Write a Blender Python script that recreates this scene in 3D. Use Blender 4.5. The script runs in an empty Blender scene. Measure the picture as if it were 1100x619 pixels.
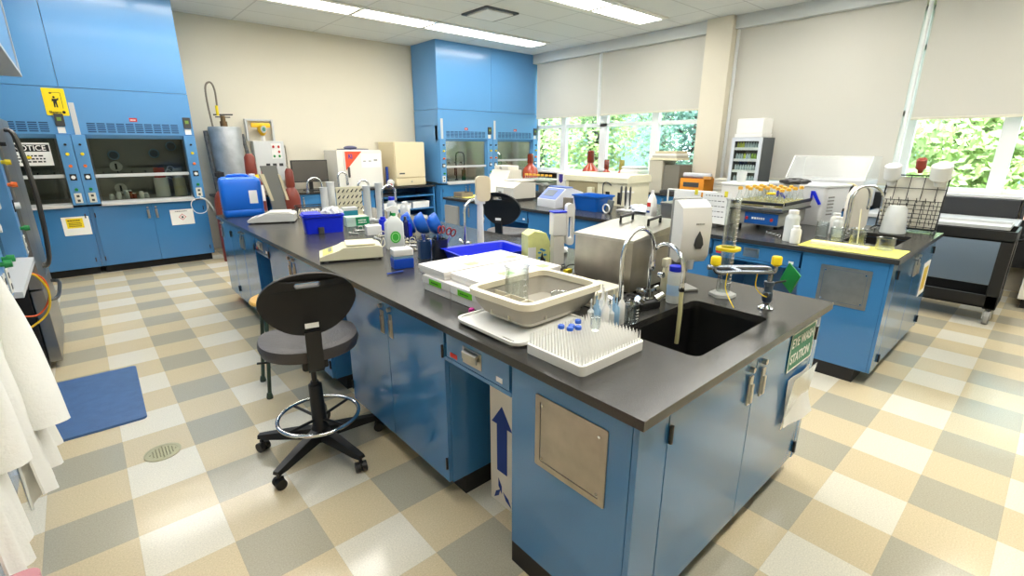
import bpy, bmesh, math, random
from mathutils import Vector, Matrix
from mathutils.geometry import tessellate_polygon
PI = math.pi
random.seed(7)
scene = bpy.context.scene
COL = scene.collection

# ---------------------------------------------------------------- materials
def lin(c):
    return tuple(((v/255)/12.92 if v/255 <= .04045 else ((v/255+.055)/1.055)**2.4) for v in c)
MATS = {}
def M(name, c=(200,200,200), rough=.5, metal=0.0, emit=0, noise=0, nscale=40, bump=0, bscale=60, coat=0, alpha=1, spec=.5):
    if name in MATS: return MATS[name]
    m = bpy.data.materials.new(name); m.use_nodes = True
    nt = m.node_tree; b = nt.nodes['Principled BSDF']
    col = lin(c)+(1,)
    b.inputs['Base Color'].default_value = col
    b.inputs['Roughness'].default_value = rough
    b.inputs['Metallic'].default_value = metal
    b.inputs['Coat Weight'].default_value = coat
    b.inputs['Coat Roughness'].default_value = .12
    b.inputs['Specular IOR Level'].default_value = spec
    if alpha < 1: b.inputs['Alpha'].default_value = alpha
    if emit:
        b.inputs['Emission Color'].default_value = col
        b.inputs['Emission Strength'].default_value = emit
    if noise or bump:
        tc = nt.nodes.new('ShaderNodeTexCoord')
    if noise:
        n = nt.nodes.new('ShaderNodeTexNoise'); n.inputs['Scale'].default_value = nscale; n.inputs['Detail'].default_value = 3
        nt.links.new(tc.outputs['Object'], n.inputs['Vector'])
        r = nt.nodes.new('ShaderNodeMapRange')
        r.inputs['From Min'].default_value = .3; r.inputs['From Max'].default_value = .7
        r.inputs['To Min'].default_value = 1-noise; r.inputs['To Max'].default_value = 1+noise
        nt.links.new(n.outputs['Fac'], r.inputs['Value'])
        mx = nt.nodes.new('ShaderNodeVectorMath'); mx.operation = 'SCALE'
        mx.inputs[0].default_value = col[:3]
        nt.links.new(r.outputs['Result'], mx.inputs['Scale'])
        nt.links.new(mx.outputs['Vector'], b.inputs['Base Color'])
    if bump:
        n2 = nt.nodes.new('ShaderNodeTexNoise'); n2.inputs['Scale'].default_value = bscale
        nt.links.new(tc.outputs['Object'], n2.inputs['Vector'])
        bp = nt.nodes.new('ShaderNodeBump'); bp.inputs['Strength'].default_value = bump; bp.inputs['Distance'].default_value = .01
        nt.links.new(n2.outputs['Fac'], bp.inputs['Height'])
        nt.links.new(bp.outputs['Normal'], b.inputs['Normal'])
    MATS[name] = m
    return m

def glassmat(name, tint=(235,245,245), fac=.12, rough=.02):
    """thin clear glass: mostly see-through, mirror-like towards grazing angles"""
    if name in MATS: return MATS[name]
    m = bpy.data.materials.new(name); m.use_nodes = True
    nt = m.node_tree; nt.nodes.clear()
    out = nt.nodes.new('ShaderNodeOutputMaterial')
    tr = nt.nodes.new('ShaderNodeBsdfTransparent'); tr.inputs['Color'].default_value = lin(tint)+(1,)
    gl = nt.nodes.new('ShaderNodeBsdfGlossy'); gl.inputs['Roughness'].default_value = rough
    lw = nt.nodes.new('ShaderNodeLayerWeight'); lw.inputs['Blend'].default_value = .35
    mr = nt.nodes.new('ShaderNodeMapRange'); mr.inputs['To Min'].default_value = fac*.4; mr.inputs['To Max'].default_value = min(1, fac*5)
    mx = nt.nodes.new('ShaderNodeMixShader')
    nt.links.new(lw.outputs['Facing'], mr.inputs['Value']); nt.links.new(mr.outputs['Result'], mx.inputs['Fac'])
    nt.links.new(tr.outputs[0], mx.inputs[1]); nt.links.new(gl.outputs[0], mx.inputs[2]); nt.links.new(mx.outputs[0], out.inputs['Surface'])
    MATS[name] = m
    return m

TILE = .3048
def floor_material():
    m = bpy.data.materials.new('vinyl_tile_floor'); m.use_nodes = True
    nt = m.node_tree; b = nt.nodes['Principled BSDF']; L = nt.links.new
    tc = nt.nodes.new('ShaderNodeTexCoord'); sx = nt.nodes.new('ShaderNodeSeparateXYZ'); L(tc.outputs['Object'], sx.inputs[0])
    def math_(op, a, v=None, v2=None):
        n = nt.nodes.new('ShaderNodeMath'); n.operation = op
        L(a, n.inputs[0])
        if v is not None:
            if isinstance(v, (int, float)): n.inputs[1].default_value = v
            else: L(v, n.inputs[1])
        return n.outputs[0]
    def parity(o):
        f = math_('FLOOR', math_('DIVIDE', math_('ADD', o, 100*TILE), TILE))
        return math_('GREATER_THAN', math_('MODULO', f, 2.0), .5)
    px, py = parity(sx.outputs['X']), parity(sx.outputs['Y'])
    same = math_('LESS_THAN', math_('ABSOLUTE', math_('SUBTRACT', px, py)), .5)
    def mixc(f, a, bcol):
        n = nt.nodes.new('ShaderNodeMix'); n.data_type = 'RGBA'; L(f, n.inputs[0])
        for k, v in ((6, a), (7, bcol)):
            if isinstance(v, tuple): n.inputs[k].default_value = v
            else: L(v, n.inputs[k])
        return n.outputs[2]
    gray = lin((180,174,154))+(1,); white = lin((228,222,204))+(1,); tan = lin((215,199,164))+(1,)
    c = mixc(same, tan, mixc(px, gray, white))
    ns = nt.nodes.new('ShaderNodeTexNoise'); ns.inputs['Scale'].default_value = 160; ns.inputs['Detail'].default_value = 4
    L(tc.outputs['Object'], ns.inputs['Vector'])
    mr = nt.nodes.new('ShaderNodeMapRange'); mr.inputs['From Min'].default_value = .25; mr.inputs['From Max'].default_value = .75
    mr.inputs['To Min'].default_value = .84; mr.inputs['To Max'].default_value = 1.1
    L(ns.outputs['Fac'], mr.inputs['Value'])
    # thin darker joint
    def edge(o):
        f = math_('FRACT', math_('DIVIDE', math_('ADD', o, 100*TILE), TILE))
        return math_('GREATER_THAN', math_('ABSOLUTE', math_('SUBTRACT', f, .5)), .496)
    j = math_('MAXIMUM', edge(sx.outputs['X']), edge(sx.outputs['Y']))
    k = math_('SUBTRACT', mr.outputs['Result'], math_('MULTIPLY', j, .08))
    vm = nt.nodes.new('ShaderNodeVectorMath'); vm.operation = 'SCALE'
    L(c, vm.inputs[0]); L(k, vm.inputs['Scale']); L(vm.outputs['Vector'], b.inputs['Base Color'])
    b.inputs['Roughness'].default_value = .17
    n2 = nt.nodes.new('ShaderNodeTexNoise'); n2.inputs['Scale'].default_value = 5
    L(tc.outputs['Object'], n2.inputs['Vector'])
    bp = nt.nodes.new('ShaderNodeBump'); bp.inputs['Strength'].default_value = .12; bp.inputs['Distance'].default_value = .02
    L(n2.outputs['Fac'], bp.inputs['Height']); L(bp.outputs['Normal'], b.inputs['Normal'])
    return m
def ceiling_material():
    m = M('ceiling_tile', (222,226,226), .9, bump=.15, bscale=300)
    nt = m.node_tree; b = nt.nodes['Principled BSDF']; L = nt.links.new
    tc = nt.nodes.new('ShaderNodeTexCoord'); sx = nt.nodes.new('ShaderNodeSeparateXYZ'); L(tc.outputs['Object'], sx.inputs[0])
    outs = []
    for ax, sp, off in (('X', 1.22, 100*1.22-.15), ('Y', .61, 100*.61-.42)):
        a = nt.nodes.new('ShaderNodeMath'); a.operation = 'ADD'; a.inputs[1].default_value = off; L(sx.outputs[ax], a.inputs[0])
        d = nt.nodes.new('ShaderNodeMath'); d.operation = 'DIVIDE'; d.inputs[1].default_value = sp; L(a.outputs[0], d.inputs[0])
        f = nt.nodes.new('ShaderNodeMath'); f.operation = 'FRACT'; L(d.outputs[0], f.inputs[0])
        g = nt.nodes.new('ShaderNodeMath'); g.operation = 'LESS_THAN'; g.inputs[1].default_value = .02/sp; L(f.outputs[0], g.inputs[0])
        outs.append(g.outputs[0])
    mx = nt.nodes.new('ShaderNodeMath'); mx.operation = 'MAXIMUM'; L(outs[0], mx.inputs[0]); L(outs[1], mx.inputs[1])
    cm = nt.nodes.new('ShaderNodeMix'); cm.data_type = 'RGBA'; L(mx.outputs[0], cm.inputs[0])
    cm.inputs[6].default_value = lin((222,226,226))+(1,); cm.inputs[7].default_value = lin((196,200,200))+(1,)
    L(cm.outputs[2], b.inputs['Base Color'])
    return m

BLUE = M('blue_cabinet_paint', (60,122,176), .16, noise=.03, nscale=300, coat=.5)
BLUELIT = M('blue_lit_hood_paint', (88,148,202), .3, noise=.03, nscale=300, coat=.4)  # hood blue painted lighter, standing in for ceiling lights reflected on the panels
DBLUE = M('dark_blue_slots', (16,58,100), .5)
SLAB = M('black_epoxy_worktop', (54,53,51), .22, noise=.12, nscale=220, bump=.05, bscale=400)
SINK = M('black_epoxy_sink', (14,14,15), .45)
BLACK = M('black_plastic', (20,20,21), .45)
BLACKR = M('black_rubber', (26,25,25), .7)
STEEL = M('stainless_steel', (190,186,176), .3, 1.0, noise=.06, nscale=30)
STEELB = M('brushed_steel', (176,170,158), .38, 1.0, noise=.1, nscale=12)
CHROME = M('chrome', (220,222,225), .08, 1.0)
WHITE = M('white_plastic', (236,235,230), .4)
OFFW = M('off_white_plastic', (222,218,205), .45)
CREAM = M('cream_enamel', (226,212,176), .4)
CREAML = M('pale_cream_plastic', (224,218,188), .45)
GREY = M('grey_plastic', (150,150,146), .45)
LGREY = M('light_grey_enamel', (198,200,200), .4)
DGREY = M('dark_grey_plastic', (62,63,64), .5)
PAPER = M('white_paper', (240,240,236), .8)
BROWN = M('amber_glass', (120,42,24), .12, coat=.6)
RED = M('red_cap', (196,44,34), .4)
ORANGE = M('orange_knob', (236,110,40), .4)
YELLOW = M('yellow_plastic', (240,212,20), .4)
GREEN = M('green_knob', (24,140,66), .4)
TEAL = M('teal_carton', (32,150,170), .6)
BLUEP = M('royal_blue_plastic', (10,40,210), .35)
BLUEJ = M('bright_blue_polyethylene', (16,110,222), .35)
BLUET = M('tip_box_blue', (20,74,190), .35)
GLASS = glassmat('laboratory_glass', (249,252,252), .13)
PANE = glassmat('window_pane', (246,250,250), .07)
SASHG = glassmat('sash_glass', (214,220,216), .05)
PLAST = M('frosted_plastic', (226,230,228), .35, alpha=.75)
WOOD = M('varnished_wood', (226,176,82), .35, noise=.1, nscale=20)
CLOTH = M('white_cotton', (236,236,230), .9, bump=.2, bscale=80)
CARD = M('brown_cardboard', (196,140,70), .8)
ORCARD = M('orange_carton', (232,150,40), .7)
INK = M('black_ink', (25,25,28), .7)
INKB = M('blue_ink', (20,60,150), .7)
GREENI = M('bright_green_label', (110,206,40), .6)
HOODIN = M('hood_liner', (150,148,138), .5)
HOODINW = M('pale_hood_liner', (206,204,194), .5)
WALLM = M('cream_wall_paint', (222,215,196), .8, bump=.05, bscale=200)
WHITEF = M('white_window_frame', (238,240,240), .4)
BLIND = M('roller_blind_fabric', (206,204,194), .9, bump=.1, bscale=500)
PINK = M('pink_plastic', (214,150,160), .25, alpha=.85)

# ---------------------------------------------------------------- mesh builder
class B:
    def __init__(s): s.bm = bmesh.new(); s.wn = False
    def _tf(s, vs, T):
        if T is not None: bmesh.ops.transform(s.bm, matrix=T, verts=vs)
    def box(s, x0, x1, y0, y1, z0, z1, bev=0, mi=0, T=None, seg=2):
        r = bmesh.ops.create_cube(s.bm, size=1); vs = r['verts']
        bmesh.ops.transform(s.bm, matrix=Matrix.Translation(((x0+x1)/2,(y0+y1)/2,(z0+z1)/2)) @ Matrix.Diagonal((abs(x1-x0),abs(y1-y0),abs(z1-z0),1)), verts=vs)
        fs = set(f for v in vs for f in v.link_faces)
        for f in fs: f.material_index = mi
        if bev:
            s.wn = True
            es = list(set(e for v in vs for e in v.link_edges))
            r = bmesh.ops.bevel(s.bm, geom=es, offset=bev, segments=seg, affect='EDGES', profile=.5)
            vs = list(set(v for f in s.bm.faces if f.is_valid and (f in r['faces'] or f in fs) for v in f.verts))
            vs = list(set(vs) | set(v for v in r['verts']))
            for f in r['faces']: f.material_index = mi
        s._tf(vs, T); return s
    def poly(s, pts, mi=0):
        vs = [s.bm.verts.new(p) for p in pts]; f = s.bm.faces.new(vs); f.material_index = mi; return s
    def rings(s, rings, cap0=True, cap1=True, closed=False, mi=0):
        R = [[s.bm.verts.new(p) for p in r] for r in rings]; n = len(R[0])
        m = len(R) if closed else len(R)-1
        for i in range(m):
            a, b = R[i], R[(i+1) % len(R)]
            for j in range(n):
                try: s.bm.faces.new((a[j], a[(j+1)%n], b[(j+1)%n], b[j])).material_index = mi
                except ValueError: pass
        if not closed:
            if cap0: s.bm.faces.new(R[0][::-1]).material_index = mi
            if cap1: s.bm.faces.new(R[-1]).material_index = mi
        return s
    def cyl(s, p0, p1, r0, r1=None, seg=16, mi=0):
        return s.tube([p0, p1], [r0, r0 if r1 is None else r1], seg, mi=mi)
    def tube(s, pts, r, seg=8, closed=False, mi=0):
        P = [Vector(p) for p in pts]; n = len(P)
        if not isinstance(r, (list, tuple)): r = [r]*n
        rings = []; up = None
        for i in range(n):
            if closed: t = P[(i+1)%n]-P[i-1]
            else: t = P[min(i+1,n-1)]-P[max(i-1,0)]
            t.normalize()
            if up is None:
                a = Vector((0,0,1)) if abs(t.z) < .9 else Vector((1,0,0))
                up = (a - t*a.dot(t)).normalized()
            else:
                up = (up - t*up.dot(t))
                up = up.normalized() if up.length > 1e-6 else Vector((1,0,0))
            w = t.cross(up)
            rings.append([P[i]+r[i]*(up*math.cos(2*PI*k/seg)+w*math.sin(2*PI*k/seg)) for k in range(seg)])
        return s.rings(rings, closed=closed, mi=mi)
    def lathe(s, prof, c=(0,0,0), seg=20, mi=0, T=None):
        n0 = len(s.bm.verts)
        rings = [[Vector((c[0]+max(r,1e-4)*math.cos(2*PI*k/seg), c[1]+max(r,1e-4)*math.sin(2*PI*k/seg), c[2]+z)) for k in range(seg)] for r, z in prof]
        if T is not None: rings = [[T @ p for p in r] for r in rings]
        return s.rings(rings, mi=mi)
    def ell(s, c, r, mi=0, seg=16, T=None):
        q = bmesh.ops.create_uvsphere(s.bm, u_segments=seg, v_segments=seg//2+2, radius=1)
        bmesh.ops.transform(s.bm, matrix=Matrix.Translation(c) @ Matrix.Diagonal((r[0],r[1],r[2],1)), verts=q['verts'])
        for v in q['verts']:
            for f in v.link_faces: f.material_index = mi
        s._tf(q['verts'], T); return s
    def prism(s, outer, lo, hi, holes=(), fn=None, mi=0):
        """extrude a 2-D outline (with holes) from lo to hi; fn maps (u, v, w) to a point"""
        fn = fn or (lambda u, v, w: (u, v, w))
        loops = [list(outer)]+[list(h) for h in holes]
        tris = tessellate_polygon([[Vector((p[0], p[1], 0)) for p in l] for l in loops])
        flat = [p for l in loops for p in l]
        a = [s.bm.verts.new(fn(p[0], p[1], lo)) for p in flat]; b = [s.bm.verts.new(fn(p[0], p[1], hi)) for p in flat]
        for t in tris:
            for q in ([a[i] for i in t], [b[i] for i in t][::-1]):
                try: s.bm.faces.new(q).material_index = mi
                except ValueError: pass
        k = 0
        for l in loops:
            n = len(l)
            for i in range(n):
                j = (i+1) % n
                try: s.bm.faces.new((a[k+i], a[k+j], b[k+j], b[k+i])).material_index = mi
                except ValueError: pass
            k += n
        return s
    def mesh(s, name, mats, smooth=True):
        bm = s.bm
        bmesh.ops.recalc_face_normals(bm, faces=bm.faces)
        if smooth:
            for f in bm.faces: f.smooth = True
            for e in bm.edges:
                if len(e.link_faces) == 2 and e.calc_face_angle(0) > math.radians(38): e.smooth = False
        cn = None
        if smooth and s.wn:      # area-weighted normals keep the broad faces of bevelled boxes flat
            bm.normal_update(); cn = []
            for f in bm.faces:
                for l in f.loops:
                    n = Vector((0,0,0))
                    for g in l.vert.link_faces:
                        if g.normal.dot(f.normal) > .78: n += g.normal*(g.calc_area()+1e-12)
                    cn.append(n.normalized() if n.length > 0 else f.normal.copy())
        me = bpy.data.meshes.new(name); bm.to_mesh(me); bm.free()
        if cn and len(cn) == len(me.loops): me.normals_split_custom_set(cn)
        for m in (mats if isinstance(mats, (list, tuple)) else [mats]): me.materials.append(m)
        return me

def rrect(x0, x1, y0, y1, r, n=5):
    out = []
    for cx, cy, a0 in ((x1-r,y1-r,0),(x0+r,y1-r,90),(x0+r,y0+r,180),(x1-r,y0+r,270)):
        for i in range(n+1):
            a = math.radians(a0+90*i/n); out.append((cx+r*math.cos(a), cy+r*math.sin(a)))
    return out
def ellipse(cx, cy, rx, ry, n=32): return [(cx+rx*math.cos(2*PI*i/n), cy+ry*math.sin(2*PI*i/n)) for i in range(n)]
def arc(c, r, a0, a1, n, ax='xz'):
    out = []
    for i in range(n+1):
        a = math.radians(a0+(a1-a0)*i/n); u, v = r*math.cos(a), r*math.sin(a)
        out.append({'xz': (c[0]+u, c[1], c[2]+v), 'yz': (c[0], c[1]+u, c[2]+v), 'xy': (c[0]+u, c[1]+v, c[2])}[ax])
    return out
def smoothpts(pts, n=6):
    P = [Vector(p) for p in pts]; out = []
    for i in range(len(P)-1):
        p0, p1, p2, p3 = P[max(i-1,0)], P[i], P[i+1], P[min(i+2,len(P)-1)]
        for k in range(n):
            t = k/n
            out.append(.5*((2*p1)+(-p0+p2)*t+(2*p0-5*p1+4*p2-p3)*t*t+(-p0+3*p1-3*p2+p3)*t**3))
    out.append(P[-1]); return out

def thing(name, label, cat, loc=(0,0,0), rz=0, group=None, kind=None):
    o = bpy.data.objects.new(name, None); COL.objects.link(o); o.empty_display_size = .1
    o.location = loc; o.rotation_euler = (0,0,math.radians(rz))
    if kind: o['kind'] = kind
    if label: o['label'] = label
    if cat: o['category'] = cat
    if group: o['group'] = group
    return o
def P(name, b, mats, parent, label=None, smooth=True):
    o = bpy.data.objects.new(name, b.mesh(name, mats, smooth)); COL.objects.link(o); o.parent = parent
    if label: o['label'] = label
    return o
def S(name, b, mats, label, cat, loc=(0,0,0), rz=0, group=None, kind=None):
    o = bpy.data.objects.new(name, b.mesh(name, mats)); COL.objects.link(o)
    o.location = loc; o.rotation_euler = (0,0,math.radians(rz))
    if kind: o['kind'] = kind
    if label: o['label'] = label
    if cat: o['category'] = cat
    if group: o['group'] = group
    return o
def struct(name, b, mats, smooth=True):
    o = bpy.data.objects.new(name, b.mesh(name, mats, smooth)); COL.objects.link(o); o['kind'] = 'structure'; return o
def kids(o): return [c for c in COL.objects if c.parent == o]
def dup(o, loc, rz=0, label=None, parent=None):
    c = o.copy(); COL.objects.link(c)
    if parent is None:
        c.location = loc; c.rotation_euler = (0,0,math.radians(rz))
        if label: c['label'] = label
    else: c.parent = parent
    for k in kids(o): dup(k, None, parent=c)
    return c
def lettering(s, size, T, mat, parent, name='lettering', bold=0, w=None):
    cu = bpy.data.curves.new(name, 'FONT'); cu.body = s; cu.size = size; cu.align_x = 'CENTER'; cu.align_y = 'CENTER'
    cu.extrude = .0006; cu.offset = bold; cu.space_line = 1.0
    t = bpy.data.objects.new(name, cu); COL.objects.link(t)
    dg = bpy.context.evaluated_depsgraph_get(); me = bpy.data.meshes.new_from_object(t.evaluated_get(dg))
    bpy.data.objects.remove(t); bpy.data.curves.remove(cu)
    if w:
        xs = [v.co.x for v in me.vertices]; k = w/max(1e-6, max(xs)-min(xs)); me.transform(Matrix.Diagonal((k,1,1,1)))
    me.transform(T); me.materials.clear(); me.materials.append(mat)
    o = bpy.data.objects.new(name, me); COL.objects.link(o); o.parent = parent; return o
def marks(rows, w, h, T, mat, parent, seed=0, name='printing'):
    """rows of small unreadable print"""
    r = random.Random(seed); b = B(); rh = h/rows
    for k in range(rows):
        u = -w/2
        while u < w/2-.1*w:
            q = min(w*r.uniform(.06,.16), w/2-u); b.box(u,u+q,h/2-(k+.8)*rh,h/2-(k+.3)*rh,0,.0005,T=T); u += q+w*.04
    return P(name, b, mat, parent)
# frames for things hung on upright faces: local text x,y,z(out) -> world
def face_negY(x, y, z, roll=0): return Matrix.Translation((x,y,z)) @ Matrix.Rotation(PI/2,4,'X') @ Matrix.Rotation(math.radians(roll),4,'Z')
def face_negX(x, y, z, roll=0): return Matrix.Translation((x,y,z)) @ Matrix.Rotation(-PI/2,4,'Z') @ Matrix.Rotation(PI/2,4,'X') @ Matrix.Rotation(math.radians(roll),4,'Z')
def face_up(x, y, z, rz=0): return Matrix.Translation((x,y,z)) @ Matrix.Rotation(math.radians(rz),4,'Z')

# ---------------------------------------------------------------- camera
cam = bpy.data.cameras.new('camera'); co = bpy.data.objects.new('camera', cam); COL.objects.link(co)
cam.sensor_width = 36; cam.lens = 516.76/1100*36; cam.clip_start = .02; cam.clip_end = 300
rv = Vector((1.2230,-.4622,-.6178))
co.matrix_world = Matrix.Translation((.3987,-2.9273,1.6143)) @ Matrix.Rotation(rv.length, 4, rv.normalized())
scene.camera = co

# ---------------------------------------------------------------- room shell
CH = 3.45
struct('floor', B().box(-1.3,9.0,-7.2,6.5,-.1,0), floor_material())
struct('ceiling', B().box(-1.3,8.6,-7.2,6.5,CH,CH+.1), ceiling_material())
struct('wall_back', B().box(-1.3,8.6,6.05,6.2,0,CH), WALLM)
struct('wall_left', B().box(-1.3,-1.15,-7.2,6.05,0,CH), WALLM)
struct('wall_front', B().box(-1.3,8.6,-7.3,-7.15,0,CH), WALLM)
WX = 8.3
w = B()
w.box(WX,WX+.2,-7.2,6.05,0,1.08); w.box(WX,WX+.2,-7.2,6.05,3.2,CH)
w.box(WX,WX+.2,5.3,6.05,1.08,3.2); w.box(WX,WX+.2,-7.2,-4.6,1.08,3.2)
struct('wall_right', w, WALLM)
struct('trim_1', B().box(8.02,8.45,.83,1.24,0,CH,.004), WALLM)     # pilaster between the window bays
struct('trim_2', B().box(8.1,8.3,1.24,6.05,3.27,CH,.003).box(8.1,8.3,-4.6,.83,3.27,CH,.003), M('valance_paint',(204,208,206),.6))
struct('trim_3', B().box(8.18,8.3,1.24,5.3,1.04,1.075,.004).box(8.18,8.3,-4.6,.83,1.04,1.075,.004), WHITEF)   # sill
def window(n, y0, y1, mull, transom=2.0, z0=1.08, z1=3.2):
    o = thing('window_%d' % n, None, None, (0,0,0), kind='structure')
    f = B(); x0, x1 = WX+.03, WX+.1
    f.box(x0,x1,y0,y1,z0,z0+.05,.004); f.box(x0,x1,y0,y1,z1-.05,z1,.004)
    f.box(x0,x1,y0,y0+.09,z0,z1,.004); f.box(x0,x1,y1-.09,y1,z0,z1,.004)
    for m in mull: f.box(x0-.02,x1,m-.07,m+.07,z0,z1,.004)
    f.box(x0,x1,y0,y1,transom-.035,transom+.035,.004)
    P('window_frame', f, WHITEF, o)
    P('pane', B().box(WX+.06,WX+.066,y0,y1,z0,z1), PANE, o)
window(1, 3.37, 5.3, (4.42,)); window(2, 1.24, 3.37, (2.2,)); window(3, -1.42, .83, (-.3,)); window(4, -4.6, -1.42, (-2.36,-3.4), 2.75)
def blind(y0, y1, zb, label, cords=True):
    o = thing('roller_blind', label, 'window blind', (8.2,(y0+y1)/2,zb), 0, 'roller blinds over the window wall')
    h = (y1-y0)/2; z1 = 3.34-zb
    P('blind_fabric', B().box(-.003,.003,-h,h,.02,z1), BLIND, o)
    P('hem_bar', B().box(-.012,.012,-h,h,0,.03,.004), M('hem_bar_fabric',(214,210,192),.6), o)
    P('roller', B().cyl((.045,-h,z1-.04),(.045,h,z1-.04),.035,seg=14), LGREY, o)
    return o
blind(3.42, 5.12, 2.165, 'grey roller blind next to the far fume hoods, lowered halfway')
blind(1.26, 3.36, 2.165, 'grey roller blind left of the cream pilaster, lowered halfway')
blind(-1.38, .80, 1.12, 'wide grey roller blind right of the pilaster, lowered all the way down')
blind(-4.5, -1.47, 1.915, 'grey roller blind at the right edge, lowered to just above the big tree')
def channel(y, label, z0=1.09):
    S('blind_side_channel', B().box(8.17,8.24,y-.02,y+.02,z0,3.27,.003).box(8.155,8.17,y-.012,y+.012,z0+.02,3.2), [WHITEF], label, 'blind channel', group='blind channels')
channel(3.39, 'thin white blind channel between the two blinds left of the pilaster', 2.0)
channel(.815-.005, 'white blind channel running down beside the pilaster')
channel(-1.425, 'wide white blind channel at the left side of the right window')

# ---------------------------------------------------------------- lights in the ceiling
DIFF = M('light_diffuser', (255,252,245), .4, emit=12)
def troffer(x0, x1, yc, label, first=[None]):
    if first[0] is None:
        o = thing('ceiling_light', label, 'ceiling light', ((x0+x1)/2, yc, CH-.012), 0, 'recessed ceiling lights'); h = .605
        P('frame', B().prism(rrect(-h,h,-.3,.3,.004,1), -.006, .008, [rrect(-h+.03,h-.03,-.2,.2,.004,1)]), WHITE, o)
        P('diffuser', B().box(-h+.031,h-.031,-.199,.199,-.002,.004), DIFF, o)
        first[0] = o; return o
    return dup(first[0], ((x0+x1)/2, yc, CH-.012), 0, label)
rows = [(4.3,'over the back benches'),(1.85,'in the middle row'),(-.6,'in the row over the near benches'),(-3.05,'in the row above the camera')]
names = ['first from the left','second from the left','third from the left','fourth from the left','fifth from the left','nearest the window wall']
for yc, rl in rows:
    for i in range(6):
        x0 = 1.36+i*1.22-1.22
        troffer(x0, x0+1.22, yc, 'bright recessed ceiling light %s, %s' % (rl, names[i]))
o = thing('air_vent', 'square white ceiling air diffuser between the two light rows', 'air vent', (5.32,3.15,CH-.02))
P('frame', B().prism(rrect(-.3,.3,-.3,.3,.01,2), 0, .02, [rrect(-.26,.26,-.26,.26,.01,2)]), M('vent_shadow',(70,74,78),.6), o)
P('face_plate', B().box(-.24,.24,-.24,.24,-.015,.005,.004), WHITE, o)

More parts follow.
